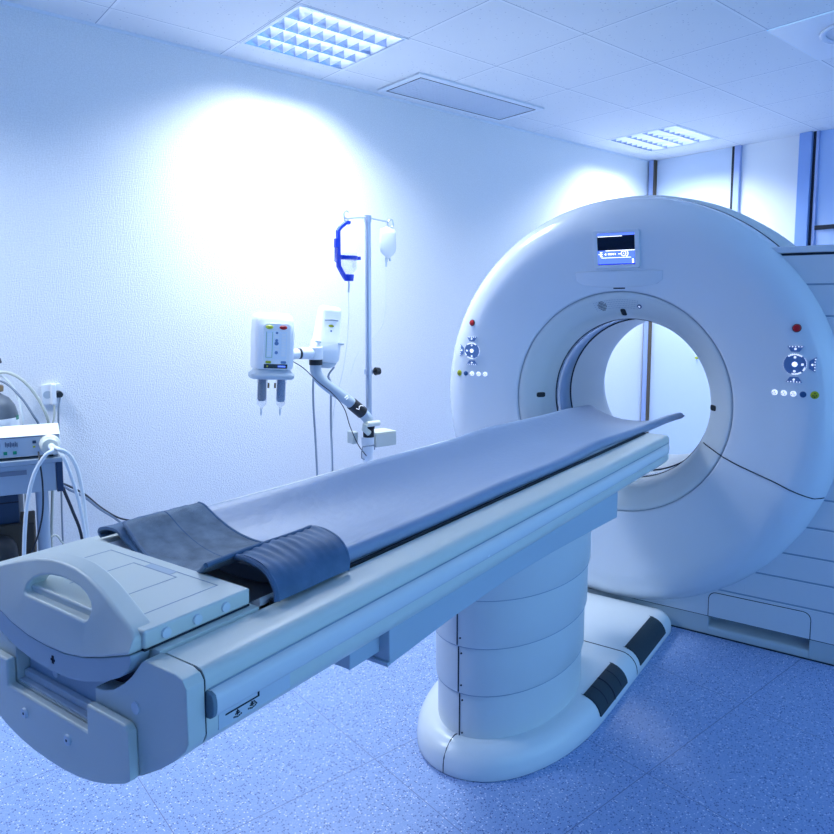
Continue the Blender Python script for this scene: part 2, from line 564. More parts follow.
def surf(y, z, table=None):
    """point and outward normal on the scanner's front at (y,z)"""
    P = table or PROF
    dy, dz = y - YC, z - ZC
    r = sqrt(dy * dy + dz * dz)
    for (x0, r0), (x1, r1) in zip(P, P[1:]):
        lo, hi = min(r0, r1), max(r0, r1)
        if lo <= r <= hi and hi > lo:
            t = (r - r0) / (r1 - r0)
            x = x0 + (x1 - x0) * t
            s = (x1 - x0) / (r1 - r0)
            n = Vector((-1, s * dy / r, s * dz / r)).normalized()
            return Vector((x, y, z)), n
    return Vector((P[0][0], y, z)), Vector((-1, 0, 0))


def finer(P, n=5):
    return [(v.x, v.y) for v in smooth_path([(a, b_, 0) for a, b_ in P], n)]


PROF_F = finer(PROF, 4)
b = B(); lathe_x(b, PROF_F + [(3.068, .80)], YC, ZC, 192)
obj('front_cover', b, 'shell', G, ang=60)
RING = [(2.958, .4785), (2.957, .472), (2.963, .456), (2.973, .440), (2.988, .420), (3.004, .402), (3.022, .387), (3.050, .375), (3.085, .367), (3.12, .3635)]
b = B(); lathe_x(b, [(2.99, .480), (2.968, .4795)] + finer(RING, 4), YC, ZC, 160)
obj('bore_ring', b, 'shell_grey', G, ang=60)


def ring_seam(x, r, w=.0022, m='seam', nm='seam'):
    b = B(); seg = 128
    loops = []
    for i in range(seg):
        a = 2 * pi * i / seg
        loops.append([(x + w * cos(q), YC + (r + w * sin(q)) * sin(a), ZC + (r + w * sin(q)) * cos(a)) for q in [k * pi / 3 for k in range(6)]])
    loops.append(loops[0])
    loft(b, loops, caps=False)
    return obj(nm, b, m, G)


ring_seam(2.9572, .4805, .0013, 'groove')
ring_seam(3.122, .3637, .0035)
ring_seam(3.298, .3630, .0035)
b = B(); lathe_x(b, [(3.12, .3635), (3.125, .3665), (3.295, .3665), (3.30, .3625)], YC, ZC, 128)
obj('scan_window', b, 'mylar', G, ang=60, label='glossy blue strip inside the bore')
b = B(); lathe_x(b, [(3.30, .3625), (3.42, .3615), (3.60, .3615), (3.74, .364), (3.79, .370), (3.82, .385), (3.83, .41)], YC, ZC, 128)
obj('rear_liner', b, 'shell_grey', G, ang=60)
b = B(); lathe_x(b, [(3.0685, .80), (3.0685, .880), (3.076, .893), (3.12, .906), (3.25, .918), (3.45, .920), (3.66, .90), (3.76, .86), (3.81, .80), (3.83, .70), (3.83, .41)], YC, ZC, 160)
obj('rear_shell', b, 'shell_grey', G, ang=60)
ring_seam(3.0695, .8885, .0035)

# split line across the lower cover, both sides
for s in (-1, 1):
    b = B()
    pts = []
    line = [(.698, .803), (.675, .795), (.655, .788), (.632, .778), (.611, .768), (.575, .755), (.535, .741), (.47, .721), (.403, .700), (.34, .675), (.276, .652), (.262, .650), (.240, .650)]
    for y, z in [(v.x, v.y) for v in smooth_path([(y, z, 0) for y, z in line], 6)]:
        yy = YC + s * (y - YC) * 1.0
        r = sqrt((yy - YC) ** 2 + (z - ZC) ** 2)
        p, n = surf(yy, z, RING if r < .4790 else PROF)
        pts.append(p + n * .0012)
    tube(b, pts, .0022, 6, False)
    obj('seam', b, 'seam', G)

# side wing with horizontal grooves
ZG = [1.453, 1.335, 1.222, 1.103, .985, .867, .749, .638, .523, .407, .307, .204]
XF, XR, YW0, YW1 = 2.972, 3.74, .02, .50
b = B()
poly = [(XR, .084), (XF, .084)]
for z in sorted(ZG):
    poly += [(XF, z - .005), (XF + .003, z - .003), (XF + .003, z + .003), (XF, z + .005)]
poly += [(XF, 1.562), (XR, 1.562)]
prism(b, poly, lambda u, v, d: (u, d, v), YW0, YW1)
obj('side_wing', b, 'wing', G, ang=30)
b = B()
for z in ZG: box(b, XF + .0022, XF + .0035, YW0 + .001, YW1 if z > .45 else 1.10, z - .0045, z + .0045)
obj('groove', b, 'groove', G, smooth=False)
b = B(); box(b, XF - .006, XR + .01, YW0 - .006, .50, 1.572, 1.597)
obj('wing_lid', b, 'wing', G, bevel=.004)
b = B(); box(b, XF + .006, XR - .01, YW0 + .01, .50, 1.5625, 1.5715)
obj('gap', b, 'seam', G, smooth=False)
# lower skirt left of the wing, under the disc
b = B()
poly = [(3.6, .084), (XF, .084)]
for z in sorted(q for q in ZG if q < .45):
    poly += [(XF, z - .005), (XF + .003, z - .003), (XF + .003, z + .003), (XF, z + .005)]
prism(b, poly + [(XF, .455), (3.6, .455)], lambda u, v, d: (u, d, v), YW1 + .0005, 1.10)
prism(b, [(3.6, .084), (XF, .084), (XF, .25), (3.6, .25)], lambda u, v, d: (u, d, v), 1.1005, 1.80)
obj('skirt', b, 'wing', G, ang=30)
# kick plate with a scooped grip below the hatch
b = B()
H0, H1 = .262, .640
box(b, XF + .004, XR - .02, YW0, H0, 0.0, .081)
box(b, XF + .004, XR - .02, H1, 1.80, 0.0, .081)
box(b, XF + .075, XR - .02, H0, H1, 0.0, .081)
obj('kick_plate', b, 'kick', G, bevel=.002)
b = B()
n = 10
sec = lambda: [(XF + .004, .0), (XF + .004, .026), (XF + .007, .033), (XF + .014, .036), (XF + .03, .041), (XF + .048, .052), (XF + .058, .066), (XF + .060, .081), (XF + .0745, .081), (XF + .0745, 0.)]
loft(b, [[(x, y, z) for x, z in sec()] for y in (H0 + .0005, H1 - .0005)])
obj('scoop', b, 'kick', G, bevel=0, ang=50)
b = B(); box(b, XF + .001, XR - .02, YW0, 1.80, .0812, .0838)
obj('seam', b, 'seam', G, smooth=False)
b = B(); box(b, XF - .003, XF + .003, YW0, 1.80, .0002, .004)
obj('seam', b, 'seam', G, smooth=False)
b = B()
prism(b, rrect(H0, H1, .050, .187, .028)[:12] + [(H0, .0845), (H1, .0845)], lambda u, v, d: (d, u, v), XF - .0035, XF + .001)
hatch = obj('service_hatch', b, 'wing', G, bevel=.0015)
b = B()
o_, i_ = rrect(H0 - .003, H1 + .003, .05, .190, .030)[:12] + [(H0 - .003, .084), (H1 + .003, .084)], rrect(H0, H1, .05, .187, .028)[:12] + [(H0, .0845), (H1, .0845)]
prism(b, o_, lambda u, v, d: (d, u, v), XF - .0012, XF - .0004)
obj('outline', b, 'seam', hatch, smooth=False)

# display
xd = 2.8985
def tilt(bm):
    for v in bm.verts: v.co.x += (1.612 - v.co.z) * .19


b = B()
fr = rrect(.9565, 1.1600, 1.530, 1.690, .012)
DY, DZ = .0185, .005
prism(b, fr, lambda u, v, d: (d, u, v), xd - .001, xd + .03, [rrect(.958 + DY, 1.121 + DY, 1.540 + DZ, 1.671 + DZ, .003)])
tilt(b); disp = obj('display', b, 'shell', G, bevel=.002)
b = B(); box(b, xd + .002, xd + .012, .957 + DY, 1.122 + DY, 1.539 + DZ, 1.672 + DZ)
tilt(b); scr = obj('screen', b, 'screen_black', disp, smooth=False)


def patch(nm, m, y0, y1, z0, z1, d=.0008, par=None):
    b = B(); box(b, xd + .002 - d - .0006, xd + .002 - .0001, y0 + DY, y1 + DY, z0 + DZ, z1 + DZ)
    tilt(b)
    return obj(nm, b, m, par or scr, smooth=False)


patch('status_bar', 'screen_blue', .959, 1.120, 1.660, 1.670)
patch('light_line', 'screen_white', 1.012, 1.118, 1.6565, 1.6585)
patch('info_area', 'screen_blue', .959, 1.120, 1.5415, 1.600)
patch('light_line', 'screen_white', .959, 1.085, 1.5975, 1.6000, .0016)
patch('light_line', 'screen_white', .975, 1.105, 1.5685, 1.5705, .0016)
patch('deep_line', 'screen_deep', .959, 1.120, 1.5415, 1.5445, .0016)
b = B()
zz = 1.584
ic = lambda y0, y1, z0, z1: box(b, xd + .0004, xd + .0012, y0 + DY, y1 + DY, z0 + DZ, z1 + DZ)
for dz in (-.008, 0, .008): ic(1.100, 1.110, zz + dz - .002, zz + dz + .002)
ic(1.104, 1.117, zz - .0015, zz + .0015)
ic(1.086, 1.090, zz - .002, zz + .002); ic(1.083, 1.086, zz - .005, zz + .005)
ic(1.056, 1.075, zz - .003, zz + .004); ic(1.048, 1.053, zz - .003, zz + .004); ic(1.041, 1.044, zz - .003, zz + .004)
ic(1.020, 1.030, zz - .001, zz + .002)
for k in range(14):
    a = 2 * pi * k / 14
    ic(1.007 + .010 * cos(a) - .0018, 1.007 + .010 * cos(a) + .0018, zz + .002 + .010 * sin(a) - .0018, zz + .002 + .010 * sin(a) + .0018)
for k in range(8):
    a = radians(-70 + 20 * k)
    ic(.998 - .010 * cos(a) - .0016, .998 - .010 * cos(a) + .0016, zz + .002 + .013 * sin(a) - .002, zz + .002 + .013 * sin(a) + .002)
ic(1.005, 1.009, zz, zz + .004)
ic(.964, .971, 1.546, 1.563)
tilt(b)
obj('icons', b, 'screen_white', scr, smooth=False)
# shallow ledge and slot below the display
b = B()
loops = []
for (d, k) in ((.0, 1.), (.002, .99), (.0035, .96)):
    pts = []
    for (y, z) in [(1.248, 1.518), (1.246, 1.480), (1.220, 1.463), (1.16, 1.454), (1.055, 1.450), (.95, 1.454), (.89, 1.463), (.864, 1.480), (.862, 1.518), (.95, 1.521), (1.055, 1.522), (1.16, 1.521)]:
        yy, zz_ = 1.055 + (y - 1.055) * k, 1.486 + (z - 1.486) * k
        p, nn = surf(yy, zz_)
        pts.append(p + nn * d - nn * (.004 if d == 0 else 0))
    loops.append(pts)
loft(b, loops)
obj('display_ledge', b, 'shell', G, bevel=.002)
b = B(); p, nn = surf(1.055, 1.4465)
box(b, p.x - .004, p.x + .004, 1.030, 1.080, 1.4445, 1.4495)
obj('sensor_slot', b, 'seam', G, smooth=False)


# control panels
def disc_on(bm, y, z, r, h, seg=20, dome=False, lift=0.):
    p, n = surf(y, z)
    p = p + n * lift
    if dome:
        u, w = frame_of(n)
        loft(bm, [[p + n * hh + u * (rr * cos(2 * pi * i / seg)) + w * (rr * sin(2 * pi * i / seg)) for i in range(seg)] for rr, hh in ((r, -.003), (r, h * .5), (r * .85, h * .85), (r * .5, h))])
    else:
        cyl(bm, p - n * .003, p + n * h, r, seg=seg)


def patch_on(bm, poly, h, lift=0.):
    a = []; c = []
    for y, z in poly:
        p, n = surf(y, z)
        a.append(p + n * (lift - .003)); c.append(p + n * (lift + h))
    loft(bm, [a, c])


def control_panel(s, what):
    cy = YC + s * .703
    cz = 1.156
    b = B(); disc_on(b, cy, cz, .039, .0035, 32)
    cp = obj('control_panel', b, 'keyblue', G, label=what)
    b = B()
    for k in range(4):
        a0 = pi / 4 + pi / 2 * k
        for q in range(8):
            a = a0 - .60 + 1.2 * q / 7
            disc_on(b, cy + .0365 * cos(a + pi / 4), cz + .0365 * sin(a + pi / 4), .0032, .0042, 8)
        patch_on(b, [(cy + .026 * cos(a0 + pi / 4) + dx, cz + .026 * sin(a0 + pi / 4) + dz) for dx, dz in ((-.004, -.004), (.004, -.004), (.004, .004), (-.004, .004))], .0042)
    for (dy, dz) in ((0, 0), (.006, 0), (-.006, 0), (0, .006), (0, -.006), (.004, .004), (-.004, .004), (.004, -.004), (-.004, -.004)):
        disc_on(b, cy + dy, cz + dz, .0045, .0045, 8)
    obj('direction_marks', b, 'keywhite', cp)
    # wing keys: above, below and outside
    for (dy, dz, rot) in ((0, .0570, 0), (0, -.0570, pi), (s * .0575, 0, -s * pi / 2 if s < 0 else -pi / 2)):
        tri = [(-.028, .011), (.028, .011), (.014, -.010), (-.014, -.010)]
        if rot == 0: pl = [(cy + u, cz + dz + v) for u, v in tri]
        elif rot == pi: pl = [(cy + u, cz + dz - v) for u, v in tri]
        else: pl = [(cy + dy + s * v, cz + u) for u, v in tri]
        b = B(); patch_on(b, pl, .004)
        kk = obj('arrow_key', b, 'keyblue', cp)
        b = B()
        disc_on(b, cy + dy, cz + dz, .0042, .0052, 8)
        for q in range(5):
            u = -.020 + .010 * q
            if rot == 0: disc_on(b, cy + u, cz + dz + .0085, .0024, .0052, 6)
            elif rot == pi: disc_on(b, cy + u, cz + dz - .0085, .0024, .0052, 6)
            else: disc_on(b, cy + dy + s * .0085, cz + u, .0024, .0052, 6)
        obj('arrow_mark', b, 'keywhite', cp)
    b = B(); disc_on(b, cy, 1.290, .0155, .004, 22)
    rim = obj('button_rim', b, 'black', cp)
    b = B(); disc_on(b, cy, 1.290, .0135, .012, 22, True)
    obj('stop_button', b, 'red', rim, label='red stop button')
    yb = [(-.066, 'keywhite', .0105), (-.033, 'keywhite', .0105), (0., 'keywhite', .0105), (.033, 'bluebtn', .0115), (.071, 'olive', .0145)]
    for d, m, r in yb:
        b = B(); disc_on(b, cy + s * d, 1.045, r, .005, 20, True)
        bt = obj('round_button', b, m, cp)
        b = B()
        if m == 'olive':
            for u, v in ((0, .006), (-.006, -.002), (.006, -.002), (0, -.007)): disc_on(b, cy + s * d + u, 1.045 + v, .0022, .0065, 6)
            obj('button_mark', b, 'ink', bt)
        elif m == 'keywhite':
            for u, v in ((0, .004), (-.004, -.003), (.005, -.002)): disc_on(b, cy + s * d + u, 1.045 + v, .0022, .0065, 6)
            obj('button_mark', b, 'keyblue', bt)
        else: b.free()


control_panel(-1, 'control keys on the right of the bore')
control_panel(1, 'control keys on the left of the bore')


# laser ports, loudspeaker, status camera on the bore ring
def ring_pt(ang, r):
    y, z = YC + r * sin(ang), ZC + r * cos(ang)
    return surf(y, z, RING)


for ang in (0, pi / 2, -pi / 2):
    p, n = ring_pt(ang, .392)
    rad = Vector((0, sin(ang), cos(ang)))
    tn = Vector((0, cos(ang), -sin(ang)))
    al = n.cross(tn).normalized()
    b = B()
    lo = []
    for h in (-.006, .0012):
        lo.append([p + n * h + al * (.022 * (abs(cos(a)) ** .5) * (1 if cos(a) > 0 else -1)) + tn * (.012 * (abs(sin(a)) ** .5) * (1 if sin(a) > 0 else -1)) for a in [2 * pi * k / 20 for k in range(20)]])
    loft(b, lo)
    obj('laser_port', b, 'dark', G, label='dark laser slot in the bore ring')


def ring_dots(name, m, spots, r):
    b = B()
    for ang, rr in spots:
        p, n = ring_pt(ang, rr)
        cyl(b, p - n * .002, p + n * .0008, r, seg=8)
    return obj(name, b, m, G, smooth=False)


A0 = atan2(1.143 - YC, 1.371 - ZC)
sp = []
for i in range(-3, 4):
    for j in range(-3, 4):
        if i * i + j * j <= 10: sp.append((A0 + i * .0135, .427 + j * .0060))
ring_dots('speaker_grille', 'dark', sp, .0024)
ring_dots('perforation', 'groove', [(-.17 + .0165 * i, .412 + .0085 * j) for i in range(28) for j in range(5)], .0016)
A1 = atan2(.977 - YC, 1.369 - ZC)
p, n = ring_pt(A1, .425)
b = B(); cyl(b, p - n * .002, p + n * .003, .010, seg=16)
st_ = obj('status_light', b, 'bluebtn', G)
b = B(); cyl(b, p, p + n * .004, .0045, seg=10)
obj('status_lens', b, 'keywhite', st_)


# ------------------------------------------------------------------ patient table
T = thing('patient_table', 'long cream patient table on an oval ringed column in front of the scanner', 'patient table', (2.02, YC, 0))


def stadium(inset=0., xr=2.962, hw=.285, xf=1.615, xs=2.15, rr=.07):
    """plan of the foot: rounded front, square-ish rear"""
    out = []
    hw -= inset; xf += inset; xr -= inset
    n = 28
    for k in range(n + 1):
        a = -pi / 2 - pi * k / n          # from right side round the front to the left
        e = .93
        cx, sy = cos(a), sin(a)
        out.append((xs + (xs - xf) * (-(abs(cx) ** e)), YC + hw * (abs(sy) ** e) * (1 if sy > 0 else -1)))
    r = max(.01, rr - inset)
    for k in range(9):
        a = pi / 2 - pi / 2 * k / 8
        out.append((xr - r + r * cos(a), YC + hw - r + r * sin(a)))
    for k in range(9):
        a = -pi / 2 * k / 8
        out.append((xr - r + r * cos(a), YC - hw + r + r * sin(a)))
    return out


BZ, BR = .088, .062
lev = [(.004, 0.), (0., .006), (0., .022)] + [(BR * (1 - cos(a)), .026 + BR * sin(a)) for a in [radians(q) for q in (0, 15, 30, 45, 60, 75, 90)]]
b = B(); loft(b, [[(x, y, z) for x, y in stadium(i)] for i, z in lev])
foot = obj('foot', b, 'base', T, ang=50)
b = B(); loft(b, [[(x, y, z) for x, y in stadium(.0035)] for z in (.0002, .0035)])
obj('foot_seal', b, 'seam', T, smooth=False)


def bull(x, lift=0., q0=0, q1=90, n=8, side=-1):
    """points over the rounded right edge of the foot at x"""
    hw = .285
    pts = []
    for k in range(n + 1):
        q = radians(q0 + (q1 - q0) * k / n)
        ins = BR * (1 - cos(q)); z = .026 + BR * sin(q)
        nr = Vector((0, side * cos(q), sin(q)))
        pts.append(Vector((x, YC + side * (hw - ins), z)) + nr * lift)
    return pts


def pad(x0, x1, yin):
    b = B()
    loops = []
    for x in (x0, x1):
        top = bull(x, .0035, 8, 90) + [Vector((x, yin, BZ + .0035))]
        bot = bull(x, -.002, 8, 90) + [Vector((x, yin, BZ - .002))]
        loops.append(top + bot[::-1])
    loft(b, loops)
    return b


p1 = obj('foot_pad', pad(2.095, 2.350, YC - .232), 'rubber', T, bevel=.001, label='ribbed dark rubber pad')
obj('foot_pad', pad(2.495, 2.815, YC - .232), 'rubber', T, bevel=.001, label='plain dark rubber pad')
for x, q in ((2.222, .0016), (2.16, .0008), (2.29, .0008)):
    b = B()
    tube(b, bull(x, .0036, 20 if q < .001 else 8, 90) + ([Vector((x, YC - .232, BZ + .0036))] if q > .001 else []), q * 1.8, 6, False)
    obj('pad_rib', b, 'ink', p1)
b = B()
tube(b, bull(2.46, .0003, -10, 90) + [Vector((2.46, YC - .1, BZ + .0003)), Vector((2.46, YC + .1, BZ + .0003))] + bull(2.46, .0003, -10, 90, side=1)[::-1], .0018, 6, False)
obj('foot_seam', b, 'seam', T)
b = B()
pts = []
for q in (0, 20, 45, 70, 90):
    ins = BR * (1 - cos(radians(q))); z = .026 + BR * sin(radians(q))
    pts.append(Vector((1.6160 + ins, YC + .012, z)))
pts = [Vector((1.6165, YC + .012, .004))] + pts + [Vector((1.70, YC + .002, BZ))]
tube(b, pts, .0018, 6, False)
obj('foot_seam', b, 'seam', T)

# telescopic oval column
CX, EA, EB = 2.02, .335, .202


def oval(s, n=64):
    return [(CX + (EA + s) * cos(2 * pi * k / n), YC + (EB + s) * sin(2 * pi * k / n)) for k in range(n)]


zs = [.084, .236, .384, .532, .700]
for k in range(4):
    s = .008 * k
    b = B()
    loops = [[(x, y, zs[k] - (.012 if k else 0)) for x, y in oval(s - .002)], [(x, y, zs[k] - (.009 if k else 0)) for x, y in oval(s)], [(x, y, zs[k + 1] - .002) for x, y in oval(s)]]
    loft(b, loops)
    cs = obj('column_section', b, 'column', T, ang=50)
    if k:
        b = B(); loft(b, [[(x, y, z) for x, y in oval(s - .0012)] for z in (zs[k] - .0135, zs[k] - .0115)])
        obj('lip_seam', b, 'groove', cs, smooth=False)  # dark seam ring beneath the lip
    b = B()
    a = radians(180)
    c_ = lambda z: Vector((CX + (EA + s + .0003) * cos(a), YC + (EB + s + .0003) * sin(a), z))
    tube(b, [c_(zs[k] - (.008 if k else 0)), c_(zs[k + 1] - .013)], .0022, 6, False)
    for zz in (zs[k] + .015, zs[k + 1] - .035):
        p = Vector((CX + (EA + s) * cos(a + .05), YC + (EB + s) * sin(a + .05), zz))
        cyl(b, p - Vector((.002, 0, 0)), p + Vector((-.0015, .0005, 0)), .003, seg=8)
    obj('column_seam', b, 'seam', cs)

# couch body -------------------------------------------------------------
ZT = .887
HW = .322


def hull(d):
    return .668 + .120 * (abs(d) / .318) ** 2.3


def couch_section():
    right = [(.236, .884), (.240, ZT), (.262, ZT), (.290, ZT), (.306, ZT), (.314, ZT - .002), (.320, ZT - .008), (.322, ZT - .015), (.322, .860), (.320, .857), (.320, .822), (.322, .819), (.322, .799), (.320, .793), (.316, .787)]
    right += [(d, hull(d)) for d in (.30, .27, .24, .20, .16, .12, .08, .04)]
    inner = [(.205, .862), (.16, .834), (.11, .816), (.06, .805), (0, .802)]
    half = inner[::-1] + right
    pts = [(-d, z) for d, z in half] + [(0, hull(0))] + [(d, z) for d, z in half[::-1]][:-1]
    return pts


b = B()
sec = couch_section()


def shrink(s, dx):
    return [(d * (1 - s), ZT - .10 + (z - ZT + .10) * (1 - s)) for d, z in sec]


loops = [[(x, YC + d, z) for d, z in (sec if s == 0 else shrink(s, 0))] for x, s in ((.554, 0), (2.640, 0), (2.652, .02), (2.660, .05))]
loft(b, loops)
couch = obj('couch_body', b, 'table', T, ang=35)
b = B(); box(b, .5475, .722, YC - .2355, YC + .2355, .870, .8900)
obj('head_deck', b, 'table', T, bevel=.0015)
for sd in (-1, 1):
    b = B()
    rp = [(.318, .8575), (.326, .857), (.332, .8535), (.3345, .846), (.335, .837), (.334, .829), (.3315, .8235), (.327, .8205), (.318, .820)]
    loft(b, [[(x, YC + sd * (.318 + (d - .318) * q), z) for d, z in rp] for x, q in ((.558, 1), (2.57, 1), (2.60, .9), (2.625, .6), (2.640, .15))])
    rl = obj('side_rail', b, 'rail', T, ang=50, label='rounded white side rail')
    b = B()
    rp2 = [(d + (.0008 if d > .33 else 0), z) for d, z in rp]
    loft(b, [[(x, YC + sd * d, z) for d, z in rp2] for x in (.5545, .5620)])
    obj('rail_end', b, 'railend', rl, bevel=.002)
    b = B()
    for z, r in ((.8580, .0012), (.8205, .0014)):
        tube(b, [(.560, YC + sd * .3222, z), (2.638, YC + sd * .3222, z)], r, 6, False)
    obj('rail_seam', b, 'groove', rl)
    b = B()
    yv = YC + sd * .3222
    loft(b, [[(x, yv - sd * .001, .7955), (x, yv + sd * .0008, .7955), (x, yv + sd * .0008, .8175), (x, yv - sd * .001, .8175)] for x in (.572, .700)])
    lab = obj('marking_plate', b, 'table_side', T, smooth=False)
    if sd < 0:
        b = B()
        yk = yv - .0009
        ln = lambda xa, xb, za, zb: box(b, xa, xb, yk - .0006, yk + .0004, za, zb)
        ln(.583, .641, .8105, .8125); ln(.6385, .6415, .8105, .8190)
        for cx_, fl in ((.603, 1), (.628, -1)):
            ln(cx_ - .0008, cx_ + .0008, .802, .8095)
            ln(cx_ - .004, cx_ + .004, .8035, .805); ln(cx_ - .0025, cx_ + .0025, .806, .8075)
            for k in range(5): ln(cx_ - .007 + k * .003, cx_ - .005 + k * .003, .7985 + .0008 * abs(k - 2), .8005 + .0008 * abs(k - 2))
            if fl < 0:
                for k in range(4): ln(cx_ + .003 + k * .0015, cx_ + .0045 + k * .0015, .807 - k * .0018, .809 - k * .0018)
        obj('marking', b, 'ink', lab, smooth=False)

# housing under the couch
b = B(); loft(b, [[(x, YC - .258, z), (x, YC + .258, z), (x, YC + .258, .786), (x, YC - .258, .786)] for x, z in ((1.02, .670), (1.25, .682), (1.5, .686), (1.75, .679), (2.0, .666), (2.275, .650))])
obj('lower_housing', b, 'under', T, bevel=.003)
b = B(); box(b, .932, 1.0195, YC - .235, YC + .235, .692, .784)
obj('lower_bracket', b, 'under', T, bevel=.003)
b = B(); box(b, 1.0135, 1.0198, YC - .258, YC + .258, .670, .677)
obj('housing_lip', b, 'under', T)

# end cap ----------------------------------------------------------------
def f_yz(u, v, d): return (d, YC + u, v)


right = [(.113, .812), (.135, .814), (.160, .823), (.185, .839), (.203, .854), (.216, .868), (.226, .880), (.236, ZT), (.300, ZT), (.314, ZT - .004), (.322, ZT - .014), (.3225, .800), (.316, .787)]
right += [(d, hull(d) - .001) for d in (.29, .26, .22, .18, .14, .10, .05)]
outl = right + [(0, hull(0) - .001)] + [(-d, z) for d, z in right[::-1]] + [(-.113, .752), (.113, .752)]
b = B(); prism(b, outl, f_yz, .525, .5525)
cap_ = obj('end_cap', b, 'table', T, bevel=.007, bseg=4)
b = B()
right2 = [(.232, ZT - .004), (.300, ZT - .0012), (.3135, ZT - .005), (.3212, ZT - .0145), (.3212, .800), (.3148, .7885)] + [(d, hull(d) + .0005) for d in (.29, .24, .18, .12, .06)]
prism(b, right2 + [(0, hull(0) + .0005)] + [(-d, z) for d, z in right2[::-1]] + [(-.16, .85), (.16, .85)], f_yz, .5526, .5539)
obj('end_seam', b, 'seam', T, smooth=False)
pr = [(.113, .7935), (.207, .7935), (.214, .787), (.2145, hull(.214))]
pr += [(d, hull(d) - .003) for d in (.2, .16, .12, .08, .04)]
outl = pr + [(0, hull(0) - .003)] + [(-d, z) for d, z in pr[::-1]] + [(-.113, .752), (.113, .752)]
b = B(); prism(b, outl, f_yz, .5105, .5245)
cov = obj('end_cover', b, 'table', T, bevel=.004, bseg=3)
for dy in (-.062, .062):
    b = B(); cyl(b, (.511, YC + dy, .722), (.5073, YC + dy, .722), .0085, .0075, 16)
    sc_ = obj('cover_screw', b, 'cap', cov)
    b = B(); cyl(b, (.5075, YC + dy, .722), (.5070, YC + dy, .722), .0022, seg=8)
    obj('screw_hole', b, 'ink', sc_)
for s in (-1, 1):
    b = B(); cyl(b, (.5255, YC + s * .212, .813), (.5232, YC + s * .212, .813), .009, .0085, 20)
    obj('cap_button', b, 'cap', cap_)
# inside of the open slot
b = B()
box(b, .545, .5520, YC - .113, YC + .113, .752, .812)
obj('slot_back', b, 'under', T, smooth=False)
b = B(); box(b, .526, .5445, YC - .112, YC + .112, .7525, .7560); box(b, .535, .5445, YC - .090, YC + .112, .7562, .7680)
obj('slot_rail', b, 'table_side', T, bevel=.0015)
for dy in (-.095, .03):
    b = B(); cyl(b, (.5449, YC + dy, .782), (.5420, YC + dy, .782), .008, .007, 14)
    obj('slot_screw', b, 'cap', T)

# sliding head unit with the handle ---------------------------------------
UX0, UX1, UZ0, UZ1, UH = .534, .716, .8925, .919, .222
b = B(); box(b, UX0, UX1, YC - UH, YC + UH, UZ0, UZ1)
unit = obj('head_unit', b, 'table', T, bevel=.004)
b = B()


def line_top(x0, y0, x1, y1, w=.0009):
    x0, x1 = sorted((x0, x1)); y0, y1 = sorted((y0, y1))
    box(b, x0 - w, x1 + w, y0 - w, y1 + w, UZ1 - .0005, UZ1 + .0003)


yl, yr, xb = YC + .118, YC - .172, .694
line_top(.56, yl, xb, yl); line_top(.55, yr, xb, yr); line_top(xb, yr, xb, yl)
yl2, yr2, xb2 = YC + .026, YC - .090, .679
line_top(.57, yl2, xb2, yl2); line_top(.565, yr2, xb2, yr2); line_top(xb2, yr2, xb2, yl2)
obj('panel_line', b, 'groove', unit, smooth=False)
b = B(); box(b, .680, .693, YC - .072, YC - .003, UZ1 - .001, UZ1 + .0005)
obj('recess', b, 'under', unit, smooth=False)
for x in (.567, .618, .668):
    b = B(); cyl(b, (x, YC - UH + .001, .9055), (x, YC - UH - .0035, .9055), .0080, .0070, 18)
    obj('side_stud', b, 'cap', unit)
b = B(); box(b, UX0 + .001, UX1 - .001, YC - UH + .001, YC + UH - .001, .8902, .8927)
obj('unit_gap', b, 'seam', unit, smooth=False)
# upright lens-shaped plate with arch handle
seam_pts = [(0, .846), (.05, .848), (.10, .856), (.15, .870), (.19, .8835), (.2155, .8915)]
top_pts = [(.2165, .911), (.210, .9165), (.196, .9225), (.172, .9300), (.145, .9385), (.11, .9490), (.07, .9580), (.035, .9628), (0, .9645)]
half = seam_pts + top_pts
pol = half[:-1] + [(0, .9645)] + [(-d, z) for d, z in half[1:-1][::-1]]
hole = []
hh = [(.0885, .9165), (.0865, .9235), (.079, .9305), (.062, .9375), (.040, .9425), (.013, .9448)]
hole = [(u - .017, v) for u, v in hh + [(-d, z) for d, z in hh[::-1]] + [(-.0875, .9115), (-.082, .9085), (0, .9085), (.082, .9085), (.0875, .9115)]]
# the arch leans back a little
b = B(); prism(b, pol, lambda u, v, d: (d + max(0, v - .895) * .5, YC + u, v), .514, .5465, [hole])
obj('handle', b, 'table', unit, bevel=.0085, bseg=5, ang=50, label='upright plate with an arched grab handle')
lo_pts = [(0, .809), (.05, .8115), (.09, .817), (.15, .834), (.19, .853), (.210, .869), (.217, .882), (.2172, .889)]
pol = lo_pts + [(d, z - .001) for d, z in seam_pts[::-1]] + [(-d, z - .001) for d, z in seam_pts[1:]] + [(-d, z) for d, z in lo_pts[1:][::-1]]
b = B(); prism(b, pol, f_yz, .5165, .545)
lens = obj('cradle_end_plate', b, 'lens', T, bevel=.002, label='curved blue-grey plate under the handle')
b = B(); box(b, .5158, .5167, YC - .020, YC - .015, .823, .835); box(b, .5158, .5167, YC - .023, YC - .012, .827, .830)
obj('plate_mark', b, 'ink', lens, smooth=False)

# curved cradle that carries the mat into the bore
def trough(d): return .812 + .070 * (abs(d) / .222) ** 1.9


b = B()
ds = [-.222 + .444 * k / 24 for k in range(25)]
loops = []
for x in (.735, 3.195):
    loops.append([(x, YC + d, trough(d)) for d in ds] + [(x, YC + d, trough(d) + .014) for d in ds[::-1]])
loft(b, loops)
obj('cradle', b, 'shell', T, ang=60)
